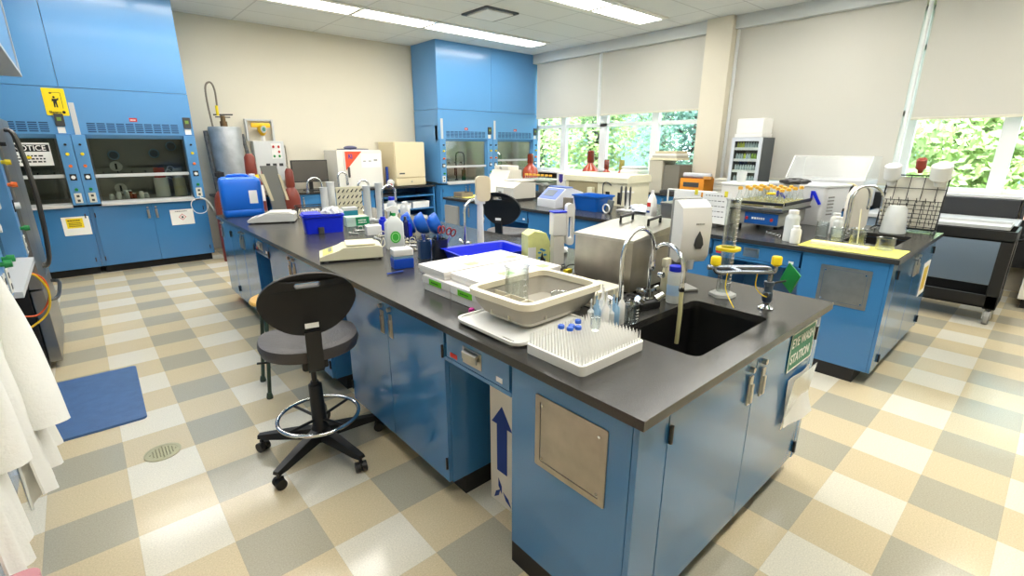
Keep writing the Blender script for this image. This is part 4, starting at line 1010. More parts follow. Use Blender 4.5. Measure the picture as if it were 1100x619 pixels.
# blue tray, tissue carton, paper clutter behind the cases
o = thing('blue_tray', 'royal blue rectangular tray behind the stack of white boxes', 'tray', (2.24,-.59,Z), -8)
tr = B(); tr.rings([rr3(.20,.14,.02,0),rr3(.225,.165,.025,.075),rr3(.24,.18,.03,.078),rr3(.24,.18,.03,.07),rr3(.225,.165,.025,.066)],cap1=False)
P('tray_wall', B().rings([rr3(.20,.14,.02,0),rr3(.225,.165,.025,.075),rr3(.24,.178,.03,.078),rr3(.218,.158,.022,.074),rr3(.195,.135,.018,.006)]), BLUEP, o)
o = thing('tissue_carton', 'tissue carton with yellow-green pattern and blue flower beside the white dispenser', 'carton', (2.40,-.87,Z), -22)
P('carton', B().prism([(-.07,0),(.07,0),(.07,.15),(.045,.20),(-.03,.215),(-.07,.19)],-.055,.055,fn=lambda u,v,q:(u,q,v)), M('lime_carton',(222,226,150),.6,noise=.12,nscale=12), o)
pt = B()
for k in range(7): a = k*.9; pt.prism(ellipse(.02+.03*math.cos(a)*.6,.07+.035*math.sin(a),.012,.006,10),0,.001,fn=lambda u,v,q:(u,-.0555-q,v))
P('blue_print', pt, M('print_cyan',(40,140,200),.6), o); P('black_print', B().prism([(0,.02),(.012,.06),(.02,.09),(.026,.06),(.045,.03),(.03,.015)],0,.001,fn=lambda u,v,q:(u,-.0565-q,v)), INK, o)
P('white_panel', B().box(-.07,-.02,-.0565,-.0555,.03,.12), PAPER, o)
o = thing('paper_towel_dispenser', 'white upright dispenser with a blue collar and a grey paddle behind the flowered carton', 'dispenser', (2.468,-.985,Z), -25)
P('column', B().box(-.035,.035,-.03,.03,0,.19,.006), OFFW, o)
P('head', B().box(-.042,.042,-.036,.036,.19,.325,.008), WHITE, o); P('collar', B().box(-.043,.043,-.037,.037,.325,.333,.002), BLUEP, o)
P('paddle', B().prism(rrect(.048,.098,.13,.375,.02,4),-.02,.02,[rrect(.06,.086,.17,.30,.008,3)],fn=lambda u,v,q:(u,q,v)), WHITE, o)
P('bracket', B().box(.04,.05,-.012,.012,.24,.3,.002), GREY, o)
crumple((2.66,-.62,Z), .05, 'crumpled white tissue behind the blue tray, left one', 1)
crumple((2.74,-.74,Z), .055, 'crumpled white tissue between the blue tray and the flowered carton', 2)
bottle((2.60,-.80,Z), .018, .05, GREEN, M('gold_foil',(190,150,60),.4,.5), 'small green bottle lying among the tissues', neck=.6)
# cables coil, silver jars
o = thing('cable_coil', 'coiled black cable with a yellow plug behind the white boxes', 'cable', (2.33,-1.16,Z), 0)
for k, (dx, dy, r) in enumerate([(0,0,.05),(.045,-.02,.045),(-.01,.02,.04)]):
    P('loop', B().tube([(dx+r*math.cos(2*PI*i/24), dy+r*.7*math.sin(2*PI*i/24), .006+.006*k+.02*(1+math.sin(2*PI*i/24+k))) for i in range(24)],.004,seg=6,closed=True), BLACK, o)
P('plug', B().box(-.02,.03,-.05,-.02,.02,.045,.006), YELLOW, o)
for k,(x,y) in enumerate([(2.52,-1.13),(2.60,-1.17)]):
    o = thing('metal_canister', ['small steel canister left of the steel box','second small steel canister half behind the steel box'][k], 'canister', (x,y,Z), 0, 'small steel canisters beside the steel box')
    P('body', B().lathe([(0,0),(.038,0),(.038,.055),(0,.055)]), CHROME, o); P('lid', B().lathe([(0,.056),(.041,.056),(.041,.075),(0,.08)]), CHROME, o)
o = thing('ring_clamp', 'steel clamp post standing between the cable coil and the cream slab', 'clamp', (2.20,-1.33,Z), 0)
P('post', B().box(-.04,.04,-.012,.0,0,.07,.003), STEEL, o); P('screw', B().cyl((.0,-.012,.05),(0,-.04,.05),.006).cyl((0,-.04,.05),(0,-.048,.05),.014), STEEL, o)
# pen pots, scissors, tip box, pen
def pot(loc, h, w, label, mat, items):
    o = thing('pen_holder', label, 'pen holder', loc, -15, 'desk holders with tools')
    P('cup', B().prism(rrect(-w,w,-w,w,.006,2),0,.003).prism(rrect(-w,w,-w,w,.006,2),0,h,[rrect(-w+.003,w-.003,-w+.003,w-.003,.005,2)]), mat, o)
    return o
pot((2.05,-.35,Z), .13, .042, 'black pen holder with red-handled scissors beside the blue gloves', M('smoked_plastic',(30,34,44),.3), 0)
pot((1.985,-.27,Z), .115, .036, 'translucent blue pen holder left of the black one', M('blue_smoke',(30,60,100),.3), 0)
def scissors(loc, rz, tilt, label, hm):
    o = thing('scissors', label, 'scissors', loc, rz, 'scissors in the pen holders'); T = Matrix.Rotation(math.radians(tilt),4,'Y')
    for s in (-1,1):
        P('blade', B().prism([(-.003*s,0),(.006*s,.0),(.007*s,.11),(0,.11)],.0015*s,.003*s,fn=lambda u,v,q:T @ Vector((u,q,v))), STEEL, o)
        P('handle', B().tube([T @ Vector((.016*s+.014*math.cos(a),.002*s,.135+.022*math.sin(a))) for a in [2*PI*k/16 for k in range(16)]],.005,seg=7,closed=True), hm, o)
    return o
RH = M('dark_red_plastic',(140,24,34),.4)
scissors((2.058,-.348,Z+.05), 10, 6, 'dark red-handled scissors sticking out of the black pen holder, left pair', RH)
scissors((2.068,-.372,Z+.045), -20, 22, 'dark red-handled scissors leaning right in the black pen holder', RH)
def pen(loc, h, T, m, label):
    o = thing('pen', label, 'pen', loc, 0); 
    P('barrel', B().tube([T @ Vector(p) for p in ((0,0,0),(0,0,h))],.0045), m, o); P('cap', B().tube([T @ Vector(p) for p in ((0,0,h*.75),(0,0,h*1.02))],.0056), INKB, o); return o
pen((1.985,-.262,Z+.01), .145, Matrix.Rotation(.15,4,'X'), WHITE, 'white pen with blue cap in the left pen holder')
pen((1.995,-.285,Z+.01), .15, Matrix.Rotation(-.2,4,'Y'), STEEL, 'metal pen standing in the left pen holder')
pen((2.035,-.33,Z+.01), .155, Matrix.Rotation(.2,4,'X'), BLACK, 'black pen standing in the black pen holder')

pen((1.60,-.50,Z+.006), .10, Matrix.Rotation(PI/2,4,'Y') @ Matrix.Rotation(0,4,'Z') , INKB, 'blue pen lying on the worktop in front of the tip box')
o = thing('tip_box', 'pipette tip box, blue base under a white lid, behind the blue pen', 'box', (1.755,-.395,Z), -14)
P('base', B().box(-.06,.06,-.045,.045,0,.06,.006), BLUET, o); P('inner_rack', B().box(-.056,.056,-.041,.041,.06,.075,.003), M('pale_blue_plastic'), o); P('lid', B().box(-.06,.06,-.045,.045,.075,.118,.008), WHITE, o)
# cream balance (front) and white balance (back)
def balance(loc, rz, label, m, L_=.36, W_=.22, h=.085):
    o = thing('balance', label, 'balance', loc, rz, 'top-loading balances on the front bench')
    P('housing', B().prism([(-L_/2,.012),(L_/2,.012),(L_/2,h*.75),(L_/2-.02,h*.86),(-L_*.12,h*.86),(-L_*.2,h*.7),(-L_/2,.035)],-W_/2,W_/2,fn=lambda u,v,q:(u,q,v)), m, o)
    P('base_plate', B().box(-L_/2+.01,L_/2-.01,-W_/2+.008,W_/2-.008,.004,.0125,.002), M('warm_dark_grey',(96,94,84),.5), o)
    P('weighing_pan', B().box(-L_*.08,L_*.40,-W_*.42,W_*.42,h*.88+.004,h,.004).cyl((L_*.15,0,h*.8),(L_*.15,0,h*.9),.02), m, o)
    sl = (h*.7-.035)/(L_*.3); T = Matrix.Translation((-L_*.36,0,.035+.14*L_*sl+.0015)) @ Matrix.Rotation(-math.atan(sl),4,'Y')
    kp = P('keypad', B().box(-.035,.03,-W_*.4,W_*.4,-.001,.002,.001,T=T), M('keypad_yellow',(222,214,110),.5) if m is CREAML else LGREY, o)
    P('display', B().box(-.0,.022,-W_*.2,W_*.3,.002,.003,T=T), M('lcd',(120,126,96),.3), kp)
    for x in (-L_*.4,L_*.4):
        for y in (-W_*.35,W_*.35): P('foot', B().cyl((x,y,0),(x,y,.006),.014), LGREY, o)
    P('cable', B().tube(smoothpts([(L_/2,.04,.04),(L_/2+.03,.04,.06),(L_/2+.03,.08,.10),(L_/2+.01,.1,.04),(L_/2+.02,.14,.006)],5),.003,seg=6), CREAML, o)
    return o
balance((1.635,.06,Z), -20, 'cream electronic balance with yellow keypad at the middle of the front bench', CREAML, .38, .22, .10)
balance((1.72,2.02,Z), -24, 'white electronic balance in front of the bright blue jug', M('balance_white',(222,220,212),.4), .40, .24, .10)
# bright blue jerrycan
o = thing('jerrycan', 'bright blue plastic jerrycan with a white label at the far end of the bench', 'jerrycan', (1.625,2.70,Z), -8)
P('tank', B().rings([rr3(.175,.125,.03,0),rr3(.185,.135,.04,.015),rr3(.187,.137,.04,.06),rr3(.183,.133,.04,.07),rr3(.187,.137,.04,.08),rr3(.187,.137,.04,.34),rr3(.175,.125,.05,.375),rr3(.15,.10,.05,.39)]), BLUEJ, o)
P('handle', B().tube(smoothpts([(-.10,0,.385),(-.08,0,.405),(.06,0,.405),(.08,0,.385)],4),.014), BLUEJ, o)
P('cap', B().lathe([(0,.385),(.03,.385),(.03,.415),(0,.418)],c=(.125,.0,0)), WHITE, o)
P('label', B().box(.06,.135,-.1395,-.138,.13,.26), PAPER, o)
# steel channel (chute), gooseneck faucets, clutter
o = thing('steel_stand', 'tall slanted grey steel channel with tan sides right of the blue jug', 'stand', (1.90,2.48,Z), -5)
P('channel', B().prism([(-.10,0),(.03,0),(-.02,.50),(-.17,.50)],-.02,.02,fn=lambda u,v,q:(u+.06,q,v)), M('grey_metal',(140,140,134),.4,.6), o)
P('side_board', B().prism([(-.115,.15),(-.09,.15),(-.15,.42),(-.19,.42)],-.03,.03,fn=lambda u,v,q:(u+.06,q,v)), M('tan_board',(214,200,164),.7), o)
P('side_board', B().prism([(.03,.15),(.055,.15),(.005,.40),(-.02,.42)],-.03,.03,fn=lambda u,v,q:(u+.06,q,v)), M('tan_board'), o)
gooseneck((2.40,2.52,Z), 180, 'farthest swan-neck faucet of the front bench, near the steel channel', .36, .16, 'swan-neck faucets along the front bench')
gooseneck((2.50,2.30,Z), 0, 'swan-neck faucet in front of the computer monitor', .42, .10, 'swan-neck faucets along the front bench')
gooseneck((2.56,1.95,Z), 0, 'swan-neck faucet left of the white plastic cylinders', .35, .12, 'swan-neck faucets along the front bench')
gooseneck((2.38,1.06,Z), 0, 'swan-neck faucet behind the white spray bottle', .36, .13, 'swan-neck faucets along the front bench')
gooseneck((2.36,-.20,Z), 0, 'swan-neck faucet beside the white stand with the beige head', .335, .16, 'swan-neck faucets along the front bench')
o = thing('white_stand', 'tall white post with a beige rounded head behind the blue tray', 'stand', (2.455,-.255,Z), -20)
P('base', B().lathe([(0,0),(.045,0),(.04,.012),(.02,.02),(0,.02)]), WHITE, o); P('post', B().lathe([(.022,.018),(.024,.05),(.02,.34),(.0,.34)]), WHITE, o)
P('clamp', B().box(-.035,.035,-.02,.02,.31,.37,.008), WHITE, o)
P('head', B().prism(rrect(-.05,.05,.33,.50,.03,5),-.025,.012,fn=lambda u,v,q:(u+.02,q,v)), CREAM, o); P('head_back', B().prism(rrect(-.04,.05,.33,.49,.03,5),.013,.04,fn=lambda u,v,q:(u+.02,q,v)), M('tan_board'), o)
def blue_bin_box():
    o = thing('blue_box', 'royal blue plastic box overflowing with white tissues on the front bench', 'box', (1.87,1.15,Z), -12)
    P('box_wall', B().rings([rr3(.145,.085,.02,0),rr3(.155,.095,.025,.13),rr3(.165,.105,.03,.135),rr3(.165,.105,.03,.15),rr3(.145,.085,.02,.148),rr3(.135,.075,.015,.01)]), BLUEP, o)
    P('lid_flap', B().box(-.155,-.02,-.1,.09,.15,.165,.008), BLUEP, o)
    P('latch', B().box(-.055,-.01,-.115,-.095,0.0,.055,.006), DGREY, o)
blue_bin_box()

o = thing('tissue_pile', 'pile of white tissues bulging out of the royal blue box', 'tissues', (1.95,1.14,Z+.1505), 0)
b = B(); bmesh.ops.create_icosphere(b.bm, subdivisions=4, radius=1)
for v in b.bm.verts: k = 1+.2*math.sin(9*v.co.x)*math.cos(8*v.co.y+3)+.12*math.sin(17*v.co.x+11*v.co.y); v.co = Vector((v.co.x*.085*k, v.co.y*.055*k, max(0,v.co.z)*.05*k))
P('tissue', b, CLOTH, o)
# white plastic measuring cylinders and washed goods around the middle
WP = M('translucent_white',(232,234,232),.4,alpha=.9)
for k,(x,y,h,lb) in enumerate([(2.33,2.10,.34,'white plastic measuring cylinder right of the computer monitor'),(2.45,1.52,.33,'left one of two white plastic cylinders left of the middle faucet'),(2.52,1.40,.36,'right one of two white plastic cylinders left of the middle faucet'),(2.20,1.95,.30,'white plastic cylinder behind the blue box')]):
    cylinder((x,y,Z), .034 if k else .04, h, lb, grp='white plastic measuring cylinders', mat=WP, basem=WP)
o = thing('pegboard_rack', 'cream drying rack with black pegs behind the royal blue box', 'drying rack', (2.42,1.86,Z), -5)
P('panel', B().box(-.13,.13,0,.012,.02,.30,.004), CREAML, o); P('foot', B().box(-.13,.13,-.04,.06,0,.02,.004), CREAML, o)
pk = B()
for i in range(6):
    for j in range(4): x = -.11+i*.044; z = .07+j*.06; pk.cyl((x,0,z),(x,-.06,z+.03),.006,.004,seg=6)
P('pegs', pk, BLACK, o)

o = thing('glove_box', 'green and white glove box between the blue box and the spray bottle', 'box', (2.22,1.22,Z), -10)
P('carton', B().box(-.11,.09,0,.12,0,.085,.002), M('pale_green_card',(190,214,196),.6), o); P('green_face', B().box(-.03,.09,-.0015,-.0002,.005,.08), M('glove_green',(24,150,96),.6), o)
marks(2, .08, .04, face_negY(.03,-.002,.045), PAPER, o)
o = thing('teal_box', 'small teal and white carton behind the glove box', 'box', (2.36,1.72,Z), -8)
P('carton', B().box(-.07,.07,0,.09,0,.11,.002), WHITE, o); P('teal_band', B().box(-.071,.071,-.001,-.0002,.02,.08), TEAL, o)
S('tissue_box', B().box(-.06,.06,-.05,.05,0,.075,.004), WHITE, 'small plain white box on the bench left of the spray bottle', 'box', (2.13,.76,Z), -15)
o = bottle((2.30,.92,Z), .035, .11, BLUEP, BLUEP, 'squat royal blue bottle behind the small white box', neck=.5, caph=.2)
for k,(x,y,h,m,lb) in enumerate([(2.62,1.10,.20,WP,'white plastic bottle behind the squat blue bottle'),(2.55,1.22,.24,WP,'taller white bottle with a blue cap behind the glove box'),(2.70,1.5,.18,WP,'short white bottle at the far right of the white cylinders')]):
    bottle((x,y,Z), .045, h, m, [WHITE,BLUEP,BLUEP][k], lb, neck=.5)
# spray bottle with green disc
o = thing('spray_bottle', 'white spray bottle with a round green logo and green and white trigger', 'spray bottle', (1.995,.14,Z), -18)
P('bottle_body', B().rings([rr3(.058,.038,.012,0),rr3(.064,.041,.014,.02),rr3(.062,.038,.014,.18),rr3(.034,.026,.014,.215),rr3(.015,.015,.008,.235)]), PLAST, o)
P('logo', B().prism(ellipse(0,.085,.036,.042,28),0,.001,[],fn=lambda u,v,q:(u,-.0405-q,v)), M('logo_green',(60,180,60),.5), o)
P('logo_ring', B().prism(ellipse(0,.085,.027,.032,24),0,.001,[ellipse(0,.085,.022,.027,24)],fn=lambda u,v,q:(u,-.0415-q,v)), M('logo_pale',(170,230,160),.5), o)
P('trigger_head', B().prism([(-.045,.285),(.0,.30),(.03,.29),(.04,.25),(.02,.23),(-.012,.23),(-.015,.262),(-.045,.262)],-.013,.013,fn=lambda u,v,q:(u,q,v)), [WHITE], o)
P('trigger', B().prism([(-.018,.262),(-.028,.215),(-.02,.213),(-.008,.255)],-.006,.006,fn=lambda u,v,q:(u,q,v)).lathe([(0,.228),(.02,.228),(.02,.25),(0,.25)]), GREEN, o, 'green trigger and collar')
o = bottle((2.31,.50,Z), .03, .13, BLUEP, BLUEP, 'royal blue wash bottle right of the spray bottle', neck=.35, caph=.15)
P('spout', B().tube(smoothpts([(0,0,.13),(0,0,.16),(-.03,0,.17),(-.06,0,.15)],4),.003,seg=6), BLUEP, o)
bottle((2.24,.42,Z), .022, .17, M('dark_blue_glass',(22,30,90),.2), BLACK, 'dark blue bottle between the spray bottle and the blue wash bottle', neck=.4)
# nested blue bowls on their side
for k in range(3):
    b = B(); T = Matrix.Translation((0,0,.075)) @ Matrix.Rotation(math.radians(72),4,'Y') 
    R_ = .088
    prof = [(0,-.05),(R_*.5,-.045),(R_*.85,-.02),(R_,.03),(R_*1.04,.03),(R_*.88,-.026),(R_*.52,-.052),(0,-.057)]
    b.lathe(prof, seg=28, T=T)
    S('blue_bowl', b, M('bowl_blue',(40+20*k,110+14*k,214),.35,alpha=1), 'blue plastic bowl on its side, %s of the three nested behind the pen holders' % ['leftmost','middle','rightmost'][k], 'bowl', (2.34+.075*k,.56-.085*k,Z+.015), -20, 'nested blue bowls')
# blue crumpled glove under the bowls
crumple((2.20,-.06,Z), .045, 'crumpled blue nitrile glove hanging over the pen holders', 21, BLUEP if 0 else M('glove_blue',(30,90,220),.5), 'nitrile_glove', 'glove', sq=.9)
# metal clutter
rd = random.Random(5)
spots = [(2.02,.02),(2.12,.12),(2.18,.22),(2.10,-.02),(2.25,.10),(2.30,.02),(2.16,.32),(2.06,.52),(2.14,.62),(2.02,.86),(2.12,.98),(2.22,1.04)]
mk = ['nearest the pen holders','in front of the blue bowls','left of the blue bowls','behind the tip box','under the blue bowls','right of the blue bowls','behind the spray bottle','left of the faucet','beside the small white box','in front of the glove box','right of the glove box','behind the glove box']
for k,(x,y) in enumerate(spots):
    o = thing('tubing_clamp', 'small steel and white tubing clamp %s' % mk[k], 'clamp', (x,y,Z), rd.uniform(0,180), 'small metal clamps and fittings on the front bench')
    P('ring', B().tube([(.02*math.cos(2*PI*i/16),.0,.022+.02*math.sin(2*PI*i/16)) for i in range(16)],.0035,seg=6,closed=True), STEEL, o)
    P('bar', B().cyl((-.03,0,.006),(.035,.012,.008),.005).cyl((.035,.012,.008),(.05,.018,.012),.009), [STEEL,WHITE,CREAML][k%3], o)
# small dropper-like dark wire basket in front of the monitor
o = thing('wire_basket', 'black wire basket full of fittings near the steel channel', 'basket', (2.18,2.35,Z), -10)
P('rim', B().tube([(p[0],p[1],.085) for p in rrect(-.14,.14,-.09,.09,.03)],.005,seg=6,closed=True).tube([(p[0]*.9,p[1]*.9,.006) for p in rrect(-.14,.14,-.09,.09,.03)],.004,seg=6,closed=True), BLACK, o)
wv = B()
for p in rrect(-.14,.14,-.09,.09,.03,3): wv.cyl((p[0]*.9,p[1]*.9,.004),(p[0],p[1],.085),.003,seg=5)
for k in range(7): wv.cyl((-.125+k*.04,-.08,.004),(-.125+k*.04,.08,.004),.003,seg=5)
P('wires', wv, BLACK, o)
for k in range(4):
    crumple((2.10+.055*k,2.35+.02*(k%2),Z+.0075), .026, ['white fitting at the left end of the wire basket','white fitting second from the left in the wire basket','white fitting second from the right in the wire basket','white fitting at the right end of the wire basket'][k], 30+k, OFFW, 'plastic_fitting', 'fitting', 'fittings in the wire basket', .9)
# ---------------------------------------------------------------- things on the second bench
# yellow mat with rinsed items
S('bench_liner', B().box(-.17,.17,-.30,.30,0,.002), M('yellow_liner',(232,224,110),.8,noise=.06,nscale=30), 'yellow absorbent liner at the near end of the second bench', 'liner', (4.44,-2.0,Z))
S('bench_liner', B().box(-.22,.20,-.16,.16,0,.002), M('yellow_liner'), 'yellow absorbent liner at the far end of the second bench', 'liner', (4.60,2.70,Z))
def rack(loc, L_, W_, h, n, m, label, rz=0):
    o = thing('tube_rack', label, 'rack', loc, rz, 'test tube racks')
    P('rack_body', B().box(-W_/2,W_/2,-L_/2,L_/2,0,h,.004), m, o)
    b = B()
    for i in range(n): b.cyl((0,-L_/2+L_*(i+.5)/n,h-.002),(0,-L_/2+L_*(i+.5)/n,h+.006),W_*.3,seg=10)
    P('tubes', b, WHITE, o); return o
rack((4.40,-1.93,Z+.002), .36, .06, .022, 12, OFFW, 'long low white rack lying on the yellow liner')
for k,(x,y,r,h,lb) in enumerate([(4.78,-1.70,.045,.12,'glass beaker beside the small white bottles on the second bench'),(4.66,-1.84,.05,.10,'wide glass beaker left on the yellow liner row, second bench'),(4.575,-1.99,.05,.12,'square-shouldered glass beaker with yellow rod on the second bench'),(4.52,-2.17,.055,.085,'low glass beaker at the near corner of the second bench')]):
    beaker((x,y,Z+.0025), r, h, lb, 'glass beakers of the second bench')
S('stirring_rod', B().cyl((0,0,.014),(.02,.02,.26),.005,seg=8), CREAML, 'yellow glass rod standing in a beaker of the second bench', 'rod', (4.575,-1.995,Z))
for k,(x,y,r,h,lb) in enumerate([(4.33,-1.66,.035,.13,'small white squat bottle at the left of the second bench liner'),(4.40,-1.60,.05,.235,'tall translucent white bottle behind the two small ones'),(4.47,-1.56,.035,.14,'small white bottle left of the tall translucent one'),(5.02,-1.72,.04,.17,'white bottle standing under the far swan-neck faucet'),(4.86,-1.78,.035,.16,'translucent bottle between the beakers and the faucet')]):
    bottle((x,y,Z), r, h, PLAST if k in (1,4) else WHITE, WHITE, lb, neck=.55, grp='white bottles by the second sink')
gooseneck((4.98,-1.80,Z), -60, 'left swan-neck faucet at the second bench sink', .40, .22, 'faucets of the second sink')
gooseneck((5.10,-1.79,Z), -20, 'right swan-neck faucet at the second bench sink', .38, .20, 'faucets of the second sink')
o = thing('measuring_jug', 'frosted plastic measuring jug upside down behind the second sink', 'jug', (5.43,-2.03,Z), 0)
P('jug_body', B().lathe([(.085,0),(.09,.004),(.07,.20),(.055,.225),(0,.225),(0,.22),(.052,.22),(.066,.197),(.086,.006)],seg=28), PLAST, o)
g = B()
for k in range(8): g.box(-.02,.02,-.088+.0,-.086,.04+k*.018,.043+k*.018)
P('graduation', g, INKB, o)
# wire drying rack
o = thing('wire_drying_rack', 'large black wire drying rack leaning at the window side of the second bench', 'drying rack', (5.66,-2.065,Z), 0)
T = Matrix.Rotation(math.radians(14),4,'Y')
fr = B(); Wd_, Hh = .205, .47
fr.tube([T @ Vector(p) for p in ((0,-Wd_,.02),(0,Wd_,.02),(0,Wd_,Hh),(0,-Wd_,Hh))],.008,seg=6,closed=True)
fr.tube([(0,-Wd_,.02),(-.16,-Wd_,.01)],.006).tube([(0,Wd_,.02),(-.16,Wd_,.01)],.006).tube([(.0,-Wd_,.012),(.08,-Wd_,.008),(.08,Wd_,.008),(0,Wd_,.012)],.006)
P('frame', fr, BLACK, o)
P('back_panel', B().box(.012,.02,-Wd_+.01,Wd_-.01,.03,Hh-.01,T=T), M('rack_panel',(206,204,190),.6), o)
wr = B()
for k in range(8): y = -Wd_+.03+k*(2*Wd_-.06)/7; wr.tube([T @ Vector(p) for p in ((0,y,.03),(0,y,.26))],.003,seg=5)
for k in range(7): z = .04+k*.036; wr.tube([T @ Vector(p) for p in ((0,-Wd_,z),(0,Wd_,z))],.003,seg=5)
for k in range(4): y = -Wd_+.06+k*.095; wr.tube([T @ Vector(p) for p in ((0,y,.26),(0,y,Hh))],.003,seg=5)
wr.tube([T @ Vector(p) for p in ((0,-Wd_,.36),(0,Wd_,.36))],.003,seg=5)
for i in range(6):
    for j in range(5): y = -Wd_+.05+i*.06; z = .06+j*.045; wr.tube([T @ Vector(p) for p in ((0,y,z),(-.05,y,z+.03))],.003,seg=5)
P('wires', wr, BLACK, o)
def jar_on_rack(y, label, m, r, h, z):
    o = thing('hung_bottle', label, 'bottle', (5.73,y,Z), 0, 'bottles drying on the wire rack')
    T2 = Matrix.Translation((-.06,0,z)) @ Matrix.Rotation(math.radians(-20),4,'Y')
    P('body', B().lathe([(0,-h*.5),(r*.5,-h*.5),(r*.55,-h*.3),(r,-h*.15),(r,h*.45),(r*.8,h*.5),(0,h*.5)],T=T2,seg=18), m, o)
jar_on_rack(-1.90, 'frosted bottle hung upside down at the left of the wire rack', WP, .06, .18, .46)
jar_on_rack(-2.22, 'frosted bottle hung upside down at the right of the wire rack', WP, .07, .18, .47)
jar_on_rack(-2.08, 'red-brown bottle on top of the wire rack', M('red_brown',(150,60,44),.4), .036, .12, .54)
S('white_paddle', B().prism([(-.09,0),(.09,0),(.11,.05),(.11,.34),(.06,.37),(-.04,.37),(-.09,.30)],-.02,.02,fn=lambda u,v,q:(u,q,v)), OFFW, 'leaning cream plastic panel between the faucets and wire rack', 'panel', (5.36,-1.76,Z), -35)
# orbital shaker with flasks
o = thing('orbital_shaker', 'grey steel orbital shaker with a blue control panel, carrying the flasks', 'shaker', (5.00,-1.19,Z), 0); o.scale = (1,.76,1)
P('feet', B().cyl((-.2,-.2,0),(-.2,-.2,.05),.02).cyl((.2,-.2,0),(.2,-.2,.05),.02).cyl((-.2,.2,0),(-.2,.2,.05),.02).cyl((.2,.2,0),(.2,.2,.05),.02), BLACKR, o)
P('housing', B().box(-.30,.30,-.27,.27,.045,.16,.008), M('shaker_grey',(170,170,162),.4,.3), o)
P('control_panel', B().box(-.303,-.300,-.26,.10,.055,.15,.001), M('panel_blue',(20,90,170),.4), o)
marks(1, .16, .035, face_negX(-.304,-.06,.105), PAPER, o)
kn = B()
for y in (-.2,.07): kn.cyl((-.303,y,.10),(-.318,y,.10),.014,seg=12)
P('knob', kn, RED, o)
P('platform', B().box(-.32,.32,-.30,.30,.18,.20,.004).box(-.32,.32,-.30,-.295,.20,.235).box(-.32,.32,.295,.30,.20,.235), STEEL, o)
P('platform_edge', B().box(-.33,.33,-.31,.31,.163,.179,.004), DGREY, o)
P('clamp_bar', B().box(-.30,.30,-.315,-.30,.22,.25,.006).box(-.325,-.31,-.30,.30,.22,.245,.005), BLACK, o)
def flask(loc, r, h, label, grp, liquid=True):
    o = thing('conical_flask', label, 'flask', loc, 0, grp)
    P('glass_body', B().lathe([(0,0),(r*.95,0),(r,.008),(r*.9,h*.2),(r*.34,h*.68),(r*.32,h*.92),(r*.40,h),(0,h)],seg=20), GLASS, o)
    P('medium', B().lathe([(0,.003),(r*.92,.004),(r*.94,.01),(r*.84,h*.2),(r*.74,h*.28),(0,h*.28)],seg=20), M('pale_medium',(226,214,150),.2,alpha=.8), o)
    P('foil_cap', B().lathe([(r*.44,h*.86),(r*.46,h*.9),(r*.46,h*1.02),(0,h*1.06)],seg=14), M('amber_cap',(240,186,70),.4), o)
    return o
k = 0; rowsn = ['front','second','third','back']; coln = ['leftmost','second','third','fourth','rightmost']
proto = None
for i in range(4):
    for j in range(5):
        if i == 0 and j == 3: continue
        loc = (4.76+i*.145, -1.02-j*.086, Z+.2005)
        lb = '%s flask in the %s row on the orbital shaker, amber cap' % (coln[j], rowsn[i])
        if proto is None: proto = flask(loc, .042, .15, lb, 'capped flasks on the orbital shaker')
        else: dup(proto, loc, 0, lb)
bottle((4.76,-1.280,Z+.2005), .032, .12, GLASS, YELLOW, 'glass jar with a bright yellow cap among the flasks on the shaker', neck=.9, shoulder=.85)
# steel box in front of it with papers
o = thing('steel_box', 'low stainless box with handwritten sheets taped on it, left of the shaker', 'box', (4.62,-.90,Z), 0)
P('housing', B().box(-.02,.42,-.02,.55,0,.155,.004), STEELB, o); P('lid', B().box(-.03,.43,-.03,.56,.156,.175,.004), STEEL, o)
P('rail', B().cyl((0.0,.02,.175),(0.0,.02,.30),.008).cyl((.0,.5,.175),(.0,.5,.30),.008).cyl((0,.02,.30),(0,.5,.30),.008), WHITE, o)
for k,(y,rz,lb,lines) in enumerate([(-.62,3,'handwritten white sheet hanging at the left of the low steel box',4),(-.90,-2,'second handwritten sheet behind the tall graduated cylinder',5)]):
    o = thing('taped_sheet', lb, 'paper', (4.585,y,Z+.035), -90+rz, 'sheets hung on the low steel box')
    P('paper', sheet(.26,.27,.02,seed=4+k), PAPER, o)
    b = B(); r = random.Random(k)
    for q in range(lines):
        u = -.09
        while u < .08: w_ = r.uniform(.01,.03); b.box(u,min(u+w_,.1),-.0265,-.026,.06+q*.045,.066+q*.045); u += w_+.012
    P('handwriting', b, INK, o)
    P('tape', B().box(.07,.10,-.006,-.003,.235,.285), M('yellow_tape',(226,214,60),.5), o)
# spray bottle with orange print; wall items
o = thing('detergent_bottle', 'white bottle with a red and blue print left of the handwritten sheets', 'bottle', (4.70,-.18,Z), 0)
P('body', B().rings([rr3(.05,.035,.015,0),rr3(.052,.037,.015,.02),rr3(.045,.032,.015,.17),rr3(.018,.018,.01,.23)]), WHITE, o); P('cap', B().lathe([(0,.228),(.018,.228),(.014,.27),(0,.27)]), WHITE, o)
P('red_print', B().box(-.053,-.0505,-.02,.02,.11,.15), RED, o); P('blue_print', B().box(-.055,-.0525,-.015,.02,.05,.07), INKB, o)
# papers and bags
for k,(x,y,s,lb) in enumerate([(5.0,.12,1.0,'white paper bundle on the second bench behind the soap dispenser'),(5.25,.35,.8,'white plastic sleeve lying behind the paper bundle')]):
    crumple((x,y,Z), .13*s, lb, 40+k, M('film_white',(226,232,240),.3), 'plastic_bag', 'bag', 'plastic bags on the second bench', .22)
